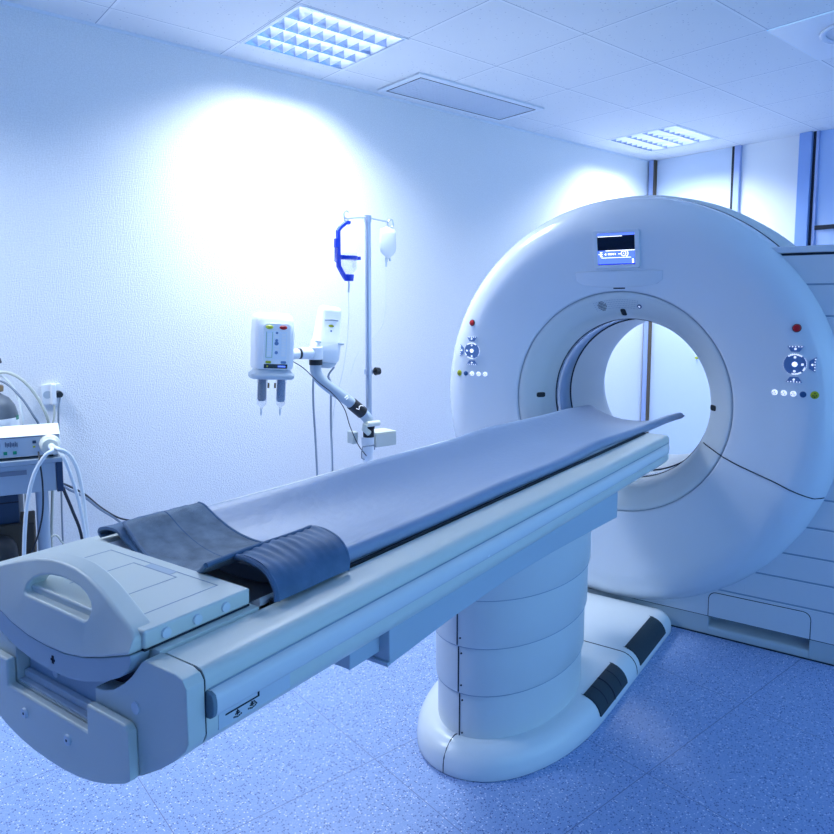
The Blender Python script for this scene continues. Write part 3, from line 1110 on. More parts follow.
# black strips painting the shade in the gap beside the mat
for s in (-1, 1):
    b = B(); box(b, .75, 2.63, YC + s * .231 - .004, YC + s * .231 + .004, .872, .8895)
    obj('gap_shade', b, 'black', T)

# ------------------------------------------------------------------ mat
def mat_sec(lift):
    top = [(.2270, .8905), (.2295, .898), (.2285, .908), (.223, .9145), (.215, .9165), (.205, .915), (.190, .909), (.165, .897), (.13, .882), (.09, .870), (.05, .8635), (0, .861)]
    bot = [(.215, .8885), (.19, .878), (.15, .860), (.10, .845), (.05, .837), (0, .8345)]
    pts = [(-d, z + lift) for d, z in top] + [(d, z + lift) for d, z in top[::-1][1:]]
    pts += [(d, z) for d, z in bot] + [(-d, z) for d, z in bot[::-1][1:]]
    return pts


b = B()
loops = []
X0, X1 = .880, 3.205
for k in range(90):
    x = X0 + (X1 - X0) * k / 89
    lift = .007 * math.exp(-((x - 2.2) / .18) ** 2) + .0015 * sin(x * 9)
    dz = -.016 * max(0, (x - 2.5) / .7) ** 1.5
    s = mat_sec(lift)
    tk = 1.
    if x > 3.17: tk = max(.35, 1 - ((x - 3.17) / .035) ** 2 * .65)
    loops.append([(x, YC + d, (.002 + .812 + .070 * (min(abs(d), .222) / .222) ** 1.9 + .014) * (1 - tk) + z * tk + dz) for d, z in s])
loft(b, loops)
mt = obj('table_mat', b, 'mat', None, off=(2.0, YC, .86), ang=70)
tag(mt, 'long blue-grey padded mat lying in the curved top of the patient table', 'mat')

# ------------------------------------------------------------------ restraint strap
ST = thing('restraint_strap', 'folded navy strap with grey fleece panel lying across the mat near the handle', 'strap', (.85, YC, .88))


def sheet(bm, path, xa, xb, th=.004, nx=14, wob=.0):
    """path: (y,z) points; xa(t), xb(t): front and back edge x along the path"""
    P = smooth_path([(0, y, z) for y, z in path], 6)
    n = len(P)
    top = []; bot = []
    for i, p in enumerate(P):
        d = (P[min(i + 1, n - 1)] - P[max(i - 1, 0)]).normalized()
        nr = Vector((0, d.z, -d.y))
        if nr.z < 0 and abs(d.y) > .3: nr = -nr
        t = i / (n - 1)
        rt_, rb_ = [], []
        for k in range(nx + 1):
            s = k / nx
            x = xa(t) + (xb(t) - xa(t)) * s
            w = wob * (.5 + .5 * sin(s * 58 + 2.2 * sin(t * 4))) * sin(pi * min(1, t * 1.25)) + wob * .5 * sin(s * 9 - t * 8)
            q = Vector((x, p.y, p.z)) + nr * w
            rt_.append(q + nr * th * .5); rb_.append(q - nr * th * .5)
        top.append(rt_); bot.append(rb_)
    vt = [[bm.verts.new(q) for q in r] for r in top]; vb = [[bm.verts.new(q) for q in r] for r in bot]
    for i in range(n - 1):
        for k in range(nx):
            bm.faces.new((vt[i][k], vt[i + 1][k], vt[i + 1][k + 1], vt[i][k + 1]))
            bm.faces.new((vb[i][k], vb[i][k + 1], vb[i + 1][k + 1], vb[i + 1][k]))
    for i in range(n - 1):
        bm.faces.new((vt[i][0], vb[i][0], vb[i + 1][0], vt[i + 1][0]))
        bm.faces.new((vt[i][nx], vt[i + 1][nx], vb[i + 1][nx], vb[i][nx]))
    for k in range(nx):
        bm.faces.new((vt[0][k], vt[0][k + 1], vb[0][k + 1], vb[0][k]))
        bm.faces.new((vt[-1][k], vb[-1][k], vb[-1][k + 1], vt[-1][k + 1]))


lerp = lambda a, c: (lambda t: a + (c - a) * t)
b = B()
sheet(b, [(YC + .280, .891), (YC + .284, .901), (YC + .272, .911), (YC + .245, .917), (YC + .205, .919), (YC + .17, .905), (YC + .12, .887)], lerp(.770, .752), lerp(.965, .950), .006, 14, .0012)
lf = obj('left_flap', b, 'navy', ST, ang=60)
b = B()
velp = [(YC + .216, .928), (YC + .195, .925), (YC + .15, .904), (YC + .10, .8875), (YC + .05, .8795), (YC + .01, .8795), (YC - .03, .886), (YC - .07, .901), (YC - .105, .920), (YC - .130, .938)]
sheet(b, velp, lerp(.782, .706), lerp(.955, .945), .006, 14, .001)
vel = obj('fleece_panel', b, 'velcro', ST, ang=60, label='grey fleece panel')
for s_ in (0, 1):
    b = B()
    tube(b, [(.782 + (.706 - .782) * (i / 9) + s_ * ((.955 - .782) + ((.945 - .706) - .173) * i / 9), y, z + .001) for i, (y, z) in enumerate(velp)], .0042, 8)
    obj('piping', b, 'navy', vel)
b = B()
tube(b, [(.872 - .04 * i / 9, y, z + .0028) for i, (y, z) in enumerate(velp)], .0016, 6)
obj('stitch', b, 'navy', vel)
b = B()
tube(b, [(.706, YC - .131, .939), (.78, YC - .131, .941), (.87, YC - .131, .940), (.945, YC - .130, .939)], .0045, 8)
obj('piping', b, 'navy', vel)
b = B()
flapp = [(YC - .085, .917), (YC - .108, .929), (YC - .130, .936), (YC - .158, .9395), (YC - .186, .9390), (YC - .213, .9345), (YC - .234, .9245), (YC - .248, .909), (YC - .2535, .8945)]
sheet(b, flapp, lerp(.772, .742), lerp(.968, .905), .007, 60, .0026)
rf = obj('right_flap', b, 'navy', ST, ang=60)
for s_ in (0, 1):
    b = B()
    tube(b, [(.772 - .03 * i / 8 if s_ == 0 else .968 - .063 * i / 8, y, z) for i, (y, z) in enumerate(flapp)], .0052, 8)
    obj('piping', b, 'navy', rf)

# ------------------------------------------------------------------ pole stand by the wall (room coordinates)
PY = 3.17
S = rthing('pole_stand', 'steel pole stand with crossbar hooks and jointed white arm beside the left wall', 'pole stand', 2.17, PY, 0)
b = B(); cyl(b, (2.17, PY, .06), (2.17, PY, 1.835), .0165, seg=18)
obj('pole', b, 'polesteel', S)
b = B()
box(b, 2.135, 2.205, PY - .035, PY + .035, .045, .085)
for k in range(5):
    a = 2 * pi * k / 5 + .3
    tube(b, [(2.17, PY, .07), (2.17 + .16 * cos(a), PY + .16 * sin(a), .075), (2.17 + .30 * cos(a), PY + .30 * sin(a), .055)], .016, 10, False)
ft = obj('star_base', b, 'greyplastic', S, bevel=.003)
b = B()
for k in range(5):
    a = 2 * pi * k / 5 + .3
    cyl(b, (2.17 + .30 * cos(a), PY + .30 * sin(a) - .012, .03), (2.17 + .30 * cos(a), PY + .30 * sin(a) + .012, .03), .03, seg=18)
obj('caster', b, 'black', ft)
b = B()
tube(b, [(2.045, PY, 1.822), (2.09, PY, 1.832), (2.17, PY, 1.838), (2.25, PY, 1.832), (2.305, PY, 1.828)], .0045, 8)
cyl(b, (2.17, PY, 1.815), (2.17, PY, 1.85), .020, seg=16)
hb = obj('crossbar', b, 'polesteel', S)
b = B()
tube(b, [(2.045, PY, 1.822), (2.025, PY, 1.828), (2.022, PY, 1.848), (2.036, PY, 1.862), (2.050, PY, 1.856)], .004, 8)
tube(b, [(2.022, PY, 1.842), (2.024, PY, 1.815), (2.036, PY, 1.806)], .004, 8)
obj('hook', b, 'chrome', hb)
b = B()
tube(b, [(2.305, PY, 1.828), (2.318, PY, 1.842), (2.333, PY, 1.838), (2.338, PY, 1.815), (2.330, PY, 1.800), (2.318, PY, 1.797)], .004, 8)
tube(b, [(2.305, PY, 1.828), (2.300, PY, 1.812), (2.306, PY, 1.800), (2.316, PY, 1.797)], .004, 8)
obj('hook', b, 'chrome', hb)
b = B(); cyl(b, (2.17, PY, 1.000), (2.17, PY, 1.026), .024, seg=18)
kc = obj('clamp_collar', b, 'chrome', S)
b = B(); cyl(b, (2.19, PY, 1.014), (2.212, PY, 1.014), .008, seg=10); cyl(b, (2.210, PY - .004, 1.014), (2.240, PY - .006, 1.014), .023, .019, 12)
obj('clamp_knob', b, 'black', kc, bevel=.002)
# column of the arm
AX = 2.128
b = B()
cyl(b, (AX, PY - .05, .05), (AX, PY - .05, .585), .027, seg=20)
cyl(b, (AX, PY - .05, .585), (AX, PY - .05, .625), .031, seg=20)
cyl(b, (AX, PY - .05, .6255), (AX, PY - .05, .665), .034, seg=20)
col_ = obj('arm_column', b, 'whiteplastic', S, bevel=.002)
b = B(); tube(b, [(AX + .02, PY - .085, .60), (AX + .02, PY - .09, .625), (AX - .06, PY - .09, .625), (AX - .066, PY - .09, .60), (AX - .066, PY - .09, .565), (AX - .05, PY - .09, .555)], .0035, 8, False)
obj('cable_guard', b, 'cable_grey', col_)
b = B(); cyl(b, (AX + .006, PY - .05, .6655), (AX + .006, PY - .05, .705), .030, seg=18); cyl(b, (AX + .016, PY - .05, .705), (AX + .02, PY - .05, .742), .022, .027, 18)
obj('pivot', b, 'black', col_, bevel=.002)
b = B(); cyl(b, (AX - .028, PY - .085, .742), (AX + .05, PY - .085, .742), .015, seg=14); tube(b, [(AX - .03, PY - .075, .742), (AX - .035, PY - .07, .715), (AX - .005, PY - .07, .69)], .016, 12, False)
obj('elbow', b, 'cream', col_)
# curved arm
arm_pts = [(1.832, PY - .02, 1.085), (1.832, PY - .02, 1.040), (1.850, PY - .025, .998), (1.900, PY - .03, .952), (1.98, PY - .04, .895), (2.06, PY - .045, .832), (2.115, PY - .05, .78), (2.135, PY - .05, .755)]
b = B(); tube(b, arm_pts, .029, 18, n=8)
arm = obj('arm', b, 'greyplastic', S, ang=60)
b = B(); tube(b, [(2.030, PY - .043, .856), (2.098, PY - .048, .799)], .0335, 20, False)
sl = obj('sleeve', b, 'black', arm, bevel=.002)
b = B(); tube(b, [(2.036, PY - .080, .832), (2.052, PY - .082, .826), (2.054, PY - .082, .842), (2.066, PY - .082, .846), (2.080, PY - .082, .842)], .002, 6, False)
obj('sleeve_mark', b, 'keywhite', sl)
b = B(); tube(b, [(1.966, PY - .078, .893), (1.984, PY - .075, .905), (1.990, PY - .074, .892), (1.976, PY - .076, .884)], .0018, 6, False)
obj('arm_mark', b, 'keywhite', arm)
b = B(); cyl(b, (1.832, PY - .02, 1.068), (1.832, PY - .02, 1.0955), .034, seg=20)
obj('arm_collar', b, 'black', arm, bevel=.002)
b = B(); cyl(b, (1.832, PY - .02, 1.0958), (1.832, PY - .02, 1.160), .037, seg=22); cyl(b, (1.745, PY - .02, 1.130), (1.83, PY - .02, 1.130), .030, seg=22); cyl(b, (1.690, PY - .02, 1.128), (1.735, PY - .02, 1.128), .026, seg=20)
hd = obj('arm_head', b, 'whiteplastic', arm, bevel=.004)
b = B(); cyl(b, (1.7352, PY - .02, 1.129), (1.7448, PY - .02, 1.129), .027, seg=20)
obj('arm_ring', b, 'black', hd)
# power box behind the pole
b = B()
box(b, 2.205, 2.345, PY - .02, PY + .10, .592, .668)
pb = obj('power_box', b, 'creamdark', S, bevel=.006)
b = B(); box(b, 2.068, 2.100, PY + .0, PY + .06, .625, .69)
obj('bracket', b, 'creamdark', S, bevel=.003)
b = B(); box(b, 2.192, 2.2045, PY + .0, PY + .05, .60, .66)
obj('bracket', b, 'creamdark', S, bevel=.003)
b = B(); box(b, 2.206, 2.344, PY - .019, PY + .099, .6682, .6735)
obj('lid', b, 'cream', pb, bevel=.002)

# bottle holder hanging on the left hook
H = rthing('bottle_holder', 'cobalt blue plastic bottle holder hanging from the left hook of the pole stand', 'bottle holder', 2.03, PY, 1.50)
b = B()


def strip(bm, pts, w, th):
    P = [Vector(p) for p in pts]
    loops = []
    for i, p in enumerate(P):
        d = (P[min(i + 1, len(P) - 1)] - P[max(i - 1, 0)]).normalized()
        n = Vector((-d.z, 0, d.x))
        loops.append([p + n * th + Vector((0, -w, 0)), p - n * th + Vector((0, -w, 0)), p - n * th + Vector((0, w, 0)), p + n * th + Vector((0, w, 0))])
    loft(bm, loops)


strip(b, [(2.056, PY, 1.800), (2.040, PY, 1.806), (2.000, PY, 1.775), (1.985, PY, 1.756), (1.985, PY, 1.62), (1.987, PY, 1.575), (2.010, PY, 1.538), (2.030, PY, 1.510)], .012, .009)
bh = obj('stem', b, 'cobalt', H, bevel=.003)
b = B(); tube(b, [(1.973, PY, 1.715), (1.966, PY, 1.69), (1.965, PY, 1.60), (1.978, PY, 1.592)], .0035, 8, False)
strip(b, [(1.974, PY, 1.715), (1.972, PY, 1.670)], .01, .008)
obj('grip_loop', b, 'cobalt', H)
b = B()
cyl(b, (2.048, PY - .003, 1.612), (2.048, PY - .003, 1.630), .044, .046, 24)
strip(b, [(1.983, PY, 1.625), (2.015, PY, 1.624)], .012, .008)
strip(b, [(2.085, PY, 1.618), (2.118, PY, 1.622)], .010, .009)
obj('neck_ring', b, 'cobalt', H)
b = B(); cyl(b, (2.048, PY, 1.500), (2.048, PY, 1.534), .024, .028, 20)
obj('cup', b, 'cobalt', H, bevel=.002)
Bo = rthing('infusion_bottle', 'clear upside-down infusion bottle held in the blue plastic holder', 'bottle', 2.048, PY, 1.535)
b = B(); lathe_z(b, [(.020, 1.5345), (.024, 1.540), (.040, 1.560), (.0435, 1.575), (.0435, 1.6115)], 2.048, PY, 28)
obj('bottle_body', b, 'clear', Bo, ang=50)
b = B(); lathe_z(b, [(.043, 1.6305), (.0435, 1.640), (.040, 1.652), (.030, 1.657), (.005, 1.657)], 2.048, PY, 28)
obj('bottle_bottom', b, 'clear', Bo, ang=50)
b = B()
for k, (w, z) in enumerate(((.020, 1.592), (.026, 1.584), (.014, 1.576), (.024, 1.568))): box(b, 2.048 - w / 2, 2.048 + w / 2, PY - .0455, PY - .0432, z - .0012, z + .0012)
obj('bottle_marks', b, 'thin', Bo)
D = rthing('drip_line', 'thin clear drip line hanging below the blue bottle holder', 'tube', 2.048, PY, 1.40)
b = B(); tube(b, [(2.048, PY, 1.4995), (2.048, PY, 1.475), (2.046, PY, 1.440)], .0055, 10)
obj('drip_chamber', b, 'thin', D)
b = B(); tube(b, [(2.046, PY, 1.440), (2.045, PY, 1.30), (2.043, PY + .02, 1.15), (2.020, PY + .03, 1.00), (1.975, PY + .03, .86), (1.955, PY + .03, .70), (1.952, PY + .04, .40)], .0016, 6)
obj('line', b, 'tube', D)

# clear bag on the right hook
Bg = rthing('infusion_bag', 'empty clear infusion bag hanging from the right hook of the pole stand', 'bag', 2.31, PY, 1.64)
b = B()
rows = [(.012, .003, 1.802), (.026, .006, 1.794), (.050, .010, 1.788), (.052, .014, 1.76), (.054, .017, 1.72), (.055, .017, 1.69), (.050, .014, 1.668), (.036, .010, 1.652), (.020, .007, 1.642), (.012, .006, 1.632)]
loft(b, [[(2.302 + .0 + (1.80 - z) * .0 + w * cos(2 * pi * k / 24), PY + d * sin(2 * pi * k / 24), z) for k in range(24)] for w, d, z in rows])
obj('bag_body', b, 'bagclear', Bg, ang=60)
b = B(); cyl(b, (2.292, PY, 1.632), (2.290, PY, 1.612), .009, seg=12); cyl(b, (2.312, PY, 1.632), (2.318, PY, 1.618), .006, seg=10); tube(b, [(2.290, PY, 1.612), (2.289, PY, 1.585)], .006, 10, False)
obj('port', b, 'greyplastic', Bg)
b = B(); tube(b, [(2.289, PY, 1.585), (2.287, PY, 1.48), (2.284, PY, 1.36), (2.27, PY + .02, 1.25), (2.19, PY + .035, 1.17), (2.12, PY + .04, 1.10), (2.08, PY + .04, 1.0)], .0015, 6)
obj('line', b, 'tube', Bg)

# injector head ------------------------------------------------------------
HA = -.24
J = thing('contrast_injector', 'white contrast injector head with keypad and two syringes below, at the arm end', 'injector', room(1.592, PY - .02, 1.172), (0, radians(3.2), -RA + HA), off=(0, 0, 0))


def hull_box(rows, n=8, p=5.):
    """rows: (z, x0, x1, y0, y1) superellipse loops"""
    loops = []
    for z, x0, x1, y0, y1 in rows:
        cx_, cy_, a_, c_ = (x0 + x1) / 2, (y0 + y1) / 2, (x1 - x0) / 2, (y1 - y0) / 2
        l = []
        for k in range(40):
            t = 2 * pi * k / 40
            l.append((cx_ + a_ * (abs(cos(t)) ** (2 / p)) * (1 if cos(t) >= 0 else -1), cy_ + c_ * (abs(sin(t)) ** (2 / p)) * (1 if sin(t) >= 0 else -1), z))
        loops.append(l)
    return loops


b = B()
loft(b, hull_box([(-.110, -.088, .088, -.075, .075), (-.100, -.094, .094, -.08, .08), (.06, -.096, .096, -.08, .08), (.120, -.094, .092, -.074, .08), (.148, -.086, .084, -.060, .076), (.160, -.066, .064, -.040, .06)]))
jb = obj('case', b, 'whiteplastic', J, ang=50)
b = B()
loft(b, hull_box([(-.158, -.100, .100, -.085, .075), (-.150, -.106, .106, -.09, .08), (-.134, -.106, .106, -.09, .08), (-.122, -.092, .092, -.08, .075), (-.111, -.086, .086, -.074, .07)], p=3.2))
obj('tray', b, 'greyplastic', J, ang=50)
YF = -.0805
b = B(); prism(b, rrect(-.062, .066, -.104, .110, .018), lambda u, v, d: (u, d, v), YF - .004, YF + .004)
fc = obj('face_panel', b, 'whiteplastic', jb, bevel=.0015)
b = B(); prism(b, rrect(-.050, .050, -.060, .074, .006), lambda u, v, d: (u, d, v), YF - .0055, YF - .0035)
kp = obj('keypad', b, 'paleblue', jb, bevel=.0005, label='pale blue keypad')
b = B()
for x in (-.034, .034):
    for z in [.058 - .014 * k for k in range(8)]:
        prism(b, rrect(x - .0105, x + .0105, z - .0055, z + .0055, .003, 3), lambda u, v, d: (u, d, v), YF - .0068, YF - .0052)
for z in (.060, .046, .002, -.012): prism(b, rrect(-.013, .013, z - .005, z + .005, .003, 3), lambda u, v, d: (u, d, v), YF - .0068, YF - .0052)
obj('key', b, 'whiteplastic', kp, smooth=False)
b = B()
for x in (-.020, -.0485): box(b, x - .0012, x + .0012, YF - .0066, YF - .0054, -.052, .070)
box(b, -.048, -.02, YF - .0066, YF - .0054, -.0535, -.0515)
obj('key_line', b, 'greenline', kp, smooth=False)
b = B()
for z, r in ((.030, .007), (.016, .010), (-.028, .008), (.066, .006)): cyl(b, (.0, YF - .0072, z), (.0, YF - .005, z), r, seg=10)
obj('key_mark', b, 'keyblue', kp, smooth=False)
for x, m in ((-.036, 'olive'), (.036, 'keyblue')):
    b = B(); prism(b, rrect(x - .013, x + .013, -.080, -.068, .004, 3), lambda u, v, d: (u, d, v), YF - .006, YF - .003)
    obj('soft_key', b, m, jb)
for x, m, l in ((-.036, 'yellow', 'yellow start button'), (.030, 'red', 'red stop button')):
    b = B(); loft(b, [[(x + .018 * s_ * cos(2 * pi * k / 24), y, .092 + .009 * s_ * sin(2 * pi * k / 24)) for k in range(24)] for y, s_ in ((YF - .003, 1), (YF - .008, 1), (YF - .010, .8))])
    obj('push_button', b, m, jb, label=l)
b = B(); prism(b, rrect(-.056, .056, -.104, -.083, .003, 3), lambda u, v, d: (u, d, v), YF - .0055, YF - .0035)
ds_ = obj('status_display', b, 'screen_black', jb)
b = B(); box(b, .010, .046, YF - .0063, YF - .0054, -.097, -.090)
obj('display_digits', b, 'screen_blue', ds_)
b = B(); cyl(b, (-.040, YF - .0065, -.0935), (-.040, YF - .005, -.0935), .004, seg=8)
obj('display_lamp', b, 'yellow', ds_)
b = B()
box(b, .0935, .100, -.03, .05, -.075, .045)
obj('side_cover', b, 'whiteplastic', jb, bevel=.003)


def syringe(xl, label, barrel, z1):
    ma = Matrix.Translation(room(1.592, PY - .02, 1.172)) @ Matrix.Rotation(-RA + HA, 4, 'Z') @ Matrix.Rotation(radians(3.2), 4, 'Y')
    o = thing('syringe', label, 'syringe', ma @ Vector((xl, -.02, -.159)), (0, radians(3.2), -RA + HA), 'injector syringes', (0, 0, 0))
    b = B(); lathe_z(b, [(.016, -.0005), (.026, -.001), (.026, -.018), (.023, -.022), (.023, z1), (.020, z1 - .008), (.007, z1 - .022), (.006, z1 - .03)], 0, 0, 24)
    sb = obj('barrel', b, 'clear', o, ang=50)
    b = B(); lathe_z(b, [(.019, -.004), (.0205, -.03), (.0205, barrel), (.015, barrel - .010), (.003, barrel - .012)], 0, 0, 22)
    obj('plunger', b, 'fluid' if xl < 0 else 'fluidblue', o, ang=50)
    b = B(); lathe_z(b, [(.0045, z1 - .03), (.0045, z1 - .05), (.002, z1 - .062)], 0, 0, 12)
    obj('nozzle', b, 'thin', o)
    b = B(); box(b, (.026 if xl < 0 else -.034), (.034 if xl < 0 else -.026), -.004, .004, -.045, -.02)
    obj('clip', b, 'brass', o)
    return o


syringe(-.046, 'left syringe with black plunger under the white injector head', -.098, -.118)
syringe(.046, 'right syringe with dark blue filling under the white injector head', -.102, -.118)

# second handset on the arm
PU = thing('injector_handset', 'plain white second injector handset leaning behind the curved arm joint', 'injector', room(1.920, PY + .02, 1.208), (radians(4), radians(6.5), -RA - .20), off=(0, 0, 0))
b = B()
loft(b, hull_box([(-.128, -.060, .060, -.055, .05), (-.115, -.072, .072, -.062, .055), (-.03, -.074, .074, -.062, .055), (-.02, -.066, .066, -.055, .05), (.135, -.056, .056, -.050, .045), (.152, -.050, .050, -.045, .04), (.160, -.038, .038, -.033, .03)], p=4))
pc = obj('case', b, 'whiteplastic', PU, ang=50)
b = B(); loft(b, hull_box([(-.160, -.034, .034, -.03, .03), (-.152, -.052, .052, -.045, .04), (-.129, -.066, .066, -.058, .05)], p=3))
obj('nose', b, 'greyplastic', PU, ang=50)
b = B(); tube(b, [(-.036, -.050, .088), (0, -.0525, .093), (.036, -.050, .092)], .003, 8)
obj('vent_slot', b, 'cable_grey', pc)
b = B()
for x in (-.062, .062): box(b, x - .016, x + .016, -.064, -.050, -.030, -.020)
obj('latch', b, 'greyplastic', pc, bevel=.002)
b = B(); loft(b, [[(.0 + .015 * cos(2 * pi * k / 20), y, .062 + .007 * sin(2 * pi * k / 20)) for k in range(20)] for y in (-.050, -.0545)])
obj('push_button', b, 'olive', pc)
b = B(); cyl(b, (.003, -.05, .036), (.003, -.054, .036), .005, seg=10)
obj('lamp', b, 'keyblue', pc)

# cables of the injector
def cable(name, label, pts, r, m, n=6):
    P = [room(*p) for p in pts]
    b = B()
    tube(b, P, r, 8, n=n)
    o = obj(name, b, m, None, off=P[-1])
    tag(o, label, 'cable')
    return o


cable('injector_cable', 'grey twisted cable hanging straight down below the curved arm, left of the other one', [(1.838, PY - .02, 1.045), (1.846, PY + .03, .99), (1.850, PY + .04, .85), (1.858, PY + .04, .70), (1.872, PY + .05, .50), (1.88, PY + .06, .25), (1.93, PY + .1, .008)], .0058, 'cable_mid')
cable('injector_cable', 'grey cable hanging from the white handset behind the curved arm', [(1.965, PY + .02, 1.048), (1.948, PY + .05, 1.00), (1.962, PY + .05, .95), (1.960, PY + .05, .76), (1.964, PY + .05, .62), (1.972, PY + .06, .50), (1.975, PY + .06, .25), (2.02, PY + .1, .008)], .0058, 'cable_mid')
cable('arm_cable', 'thin black cable sagging from under the arm to the arm column', [(1.69, PY - .01, 1.10), (1.74, PY - .055, 1.06), (1.82, PY - .062, .985), (1.90, PY - .068, .92), (1.965, PY - .073, .84), (2.00, PY - .075, .74), (2.045, PY - .08, .64), (2.095, PY - .085, .572)], .0024, 'cable_black')

# ------------------------------------------------------------------ cart by the left wall
CR = -.19
CXr, CYr = .618, 2.965
CT = thing('equipment_cart', 'grey metal equipment cart with drawer at the left edge of the photo', 'cart', room(CXr, CYr, 0), (0, 0, -RA + CR), off=(0, 0, 0))
W_, D_ = .62, .33
b = B(); box(b, -W_, 0, 0, D_, .765, .783)
obj('top_shelf', b, 'cartgrey', CT, bevel=.003)
b = B(); box(b, -W_ + .01, -.024, .006, D_ - .01, .655, .7645)
dr = obj('drawer', b, 'cartgrey', CT, bevel=.003)
b = B(); box(b, -W_ + .03, -.12, .002, .0055, .728, .745)
obj('drawer_grip', b, 'greylabel', dr)
b = B(); box(b, -.0235, -.001, .001, D_ - .005, .650, .7648)
obj('corner_trim', b, 'cartblue', CT, bevel=.003, label='dark blue corner trim')
for (x, y) in ((-.075, .05), (-W_ + .05, .05), (-.075, D_ - .05), (-W_ + .05, D_ - .05)):
    b = B(); cyl(b, (x, y, .075), (x, y, .6545), .022, seg=18)
    lg = obj('leg', b, 'cartgrey', CT)
    b = B(); cyl(b, (x, y - .014, .0355), (x, y + .014, .0355), .035, seg=20); box(b, x - .012, x + .012, y - .018, y + .018, .045, .0748)
    obj('caster', b, 'black', lg)
b = B(); box(b, -W_ + .02, -.04, .02, D_ - .02, .150, .170)
obj('bottom_shelf', b, 'cartgrey', CT, bevel=.002)
b = B(); cyl(b, (.010, .03, .795), (.028, .02, .785), .007, seg=12); cyl(b, (-.004, .03, .80), (.010, .03, .795), .005, seg=10)
obj('side_clamp', b, 'chrome', CT)

cartm = Matrix.Translation(room(CXr, CYr, 0)) @ Matrix.Rotation(-RA + CR, 4, 'Z')


def cthing(name, label, cat, p, group=None):
    o = thing(name, label, cat, cartm @ Vector(p), (0, 0, -RA + CR), group, p)
    return o


DV = cthing('ventilator_unit', 'low white electronic unit with green buttons standing on the grey cart', 'medical device', (-.25, .2, .783))
b = B(); box(b, -.55, -.005, .02, .315, .793, .872)
dvb = obj('case', b, 'whiteplastic', DV, bevel=.004)
b = B(); box(b, -.548, -.007, .0165, .0195, .797, .866)
fp = obj('front_panel', b, 'greyplastic', dvb, bevel=.001)
b = B()
for x in (-.50, -.05): box(b, x - .02, x + .02, .04, .30, .783, .7928)
obj('rubber_feet', b, 'black', DV)
b = B(); box(b, -.548, -.007, .0160, .0200, .8665, .8705)
obj('front_edge_line', b, 'greylabel', dvb)  # grey strip along the top of the front panel
for x in (-.155, -.185, -.225, -.265, -.305):
    b = B(); box(b, x - .006, x + .006, .012, .0164, .806, .818)
    obj('push_button', b, 'green', fp, bevel=.001)
b = B(); box(b, -.097, -.085, .0135, .0164, .842, .853)
obj('push_button', b, 'cartblue', fp)
b = B(); box(b, -.096, -.088, .0135, .0164, .826, .832)
obj('lamp', b, 'yellow', fp)
b = B()
for x0, n_ in ((-.185, 8), (-.245, 9), (-.33, 9)):
    for k in range(n_):
        x = x0 + k * .0052
        h = .010 if k % 3 else .014
        box(b, x, x + .0032, .0145, .0164, .840 - h * .3, .840 + h)
        if k % 2: box(b, x, x + .004, .0145, .0164, .833, .835)
obj('panel_marks', b, 'greylabel', fp, smooth=False)
b = B(); cyl(b, (-.040, .016, .836), (-.040, -.018, .834), .036, .034, 28); cyl(b, (-.040, -.018, .834), (-.040, -.03, .834), .034, .026, 28)
pt = obj('port_cap', b, 'cream', DV, bevel=.003, label='round cream connector')
b = B(); cyl(b, (-.036, -.03, .834), (-.034, -.055, .832), .012, seg=14)
obj('port_nozzle', b, 'whiteplastic', pt)


def ctube(name, label, pts, r, m, cat='tube', gp=None):
    P = [cartm @ Vector(p) for p in pts]
    b = B(); tube(b, P, r, 10, n=7)
    o = obj(name, b, m, None, off=P[0]); tag(o, label, cat, gp)
    return o


# ------ tubes and things around the cart, in room coordinates
def rtube(name, label, pts, r, m, cat='tube'):
    P = [room(*p) for p in pts]
    b = B(); tube(b, P, r, 10, n=7)
    o = obj(name, b, m, None, off=P[0]); tag(o, label, cat)
    return o


YT = 2.88
rtube('breathing_tube', 'white tube looping left from the cream connector and hanging down by the handle', [(.570, 2.925, .834), (.562, YT - .02, .832), (.535, YT - .03, .815), (.500, YT - .03, .755), (.475, YT - .03, .66), (.460, YT - .03, .54), (.452, YT - .03, .40), (.450, YT, .20), (.46, YT, .012)], .0068, 'tube')
rtube('breathing_tube', 'white tube arching widest to the right from the cream connector beside the cart', [(.575, 2.925, .838), (.585, YT - .03, .835), (.615, YT - .03, .812), (.640, YT - .03, .755), (.655, YT - .03, .66), (.662, YT - .03, .55), (.666, YT - .03, .45), (.668, YT, .2), (.66, YT, .012)], .0068, 'tube')
rtube('breathing_tube', 'white tube dropping straight from the cream connector between the two looping tubes', [(.580, 2.925, .828), (.590, YT - .04, .815), (.610, YT - .045, .755), (.632, YT - .05, .66), (.648, YT - .05, .55), (.655, YT - .05, .44), (.650, YT, .2), (.64, YT, .012)], .0060, 'tube')
rtube('thin_cable', 'thin dark cable hanging over the front of the grey cart drawer', [(.536, 2.955, .815), (.530, 2.91, .79), (.536, 2.91, .70), (.532, 2.91, .60), (.515, 2.91, .52), (.487, 2.91, .45), (.45, 2.91, .40), (.43, 2.92, .2), (.42, 2.93, .008)], .003, 'cable_black', 'cable')

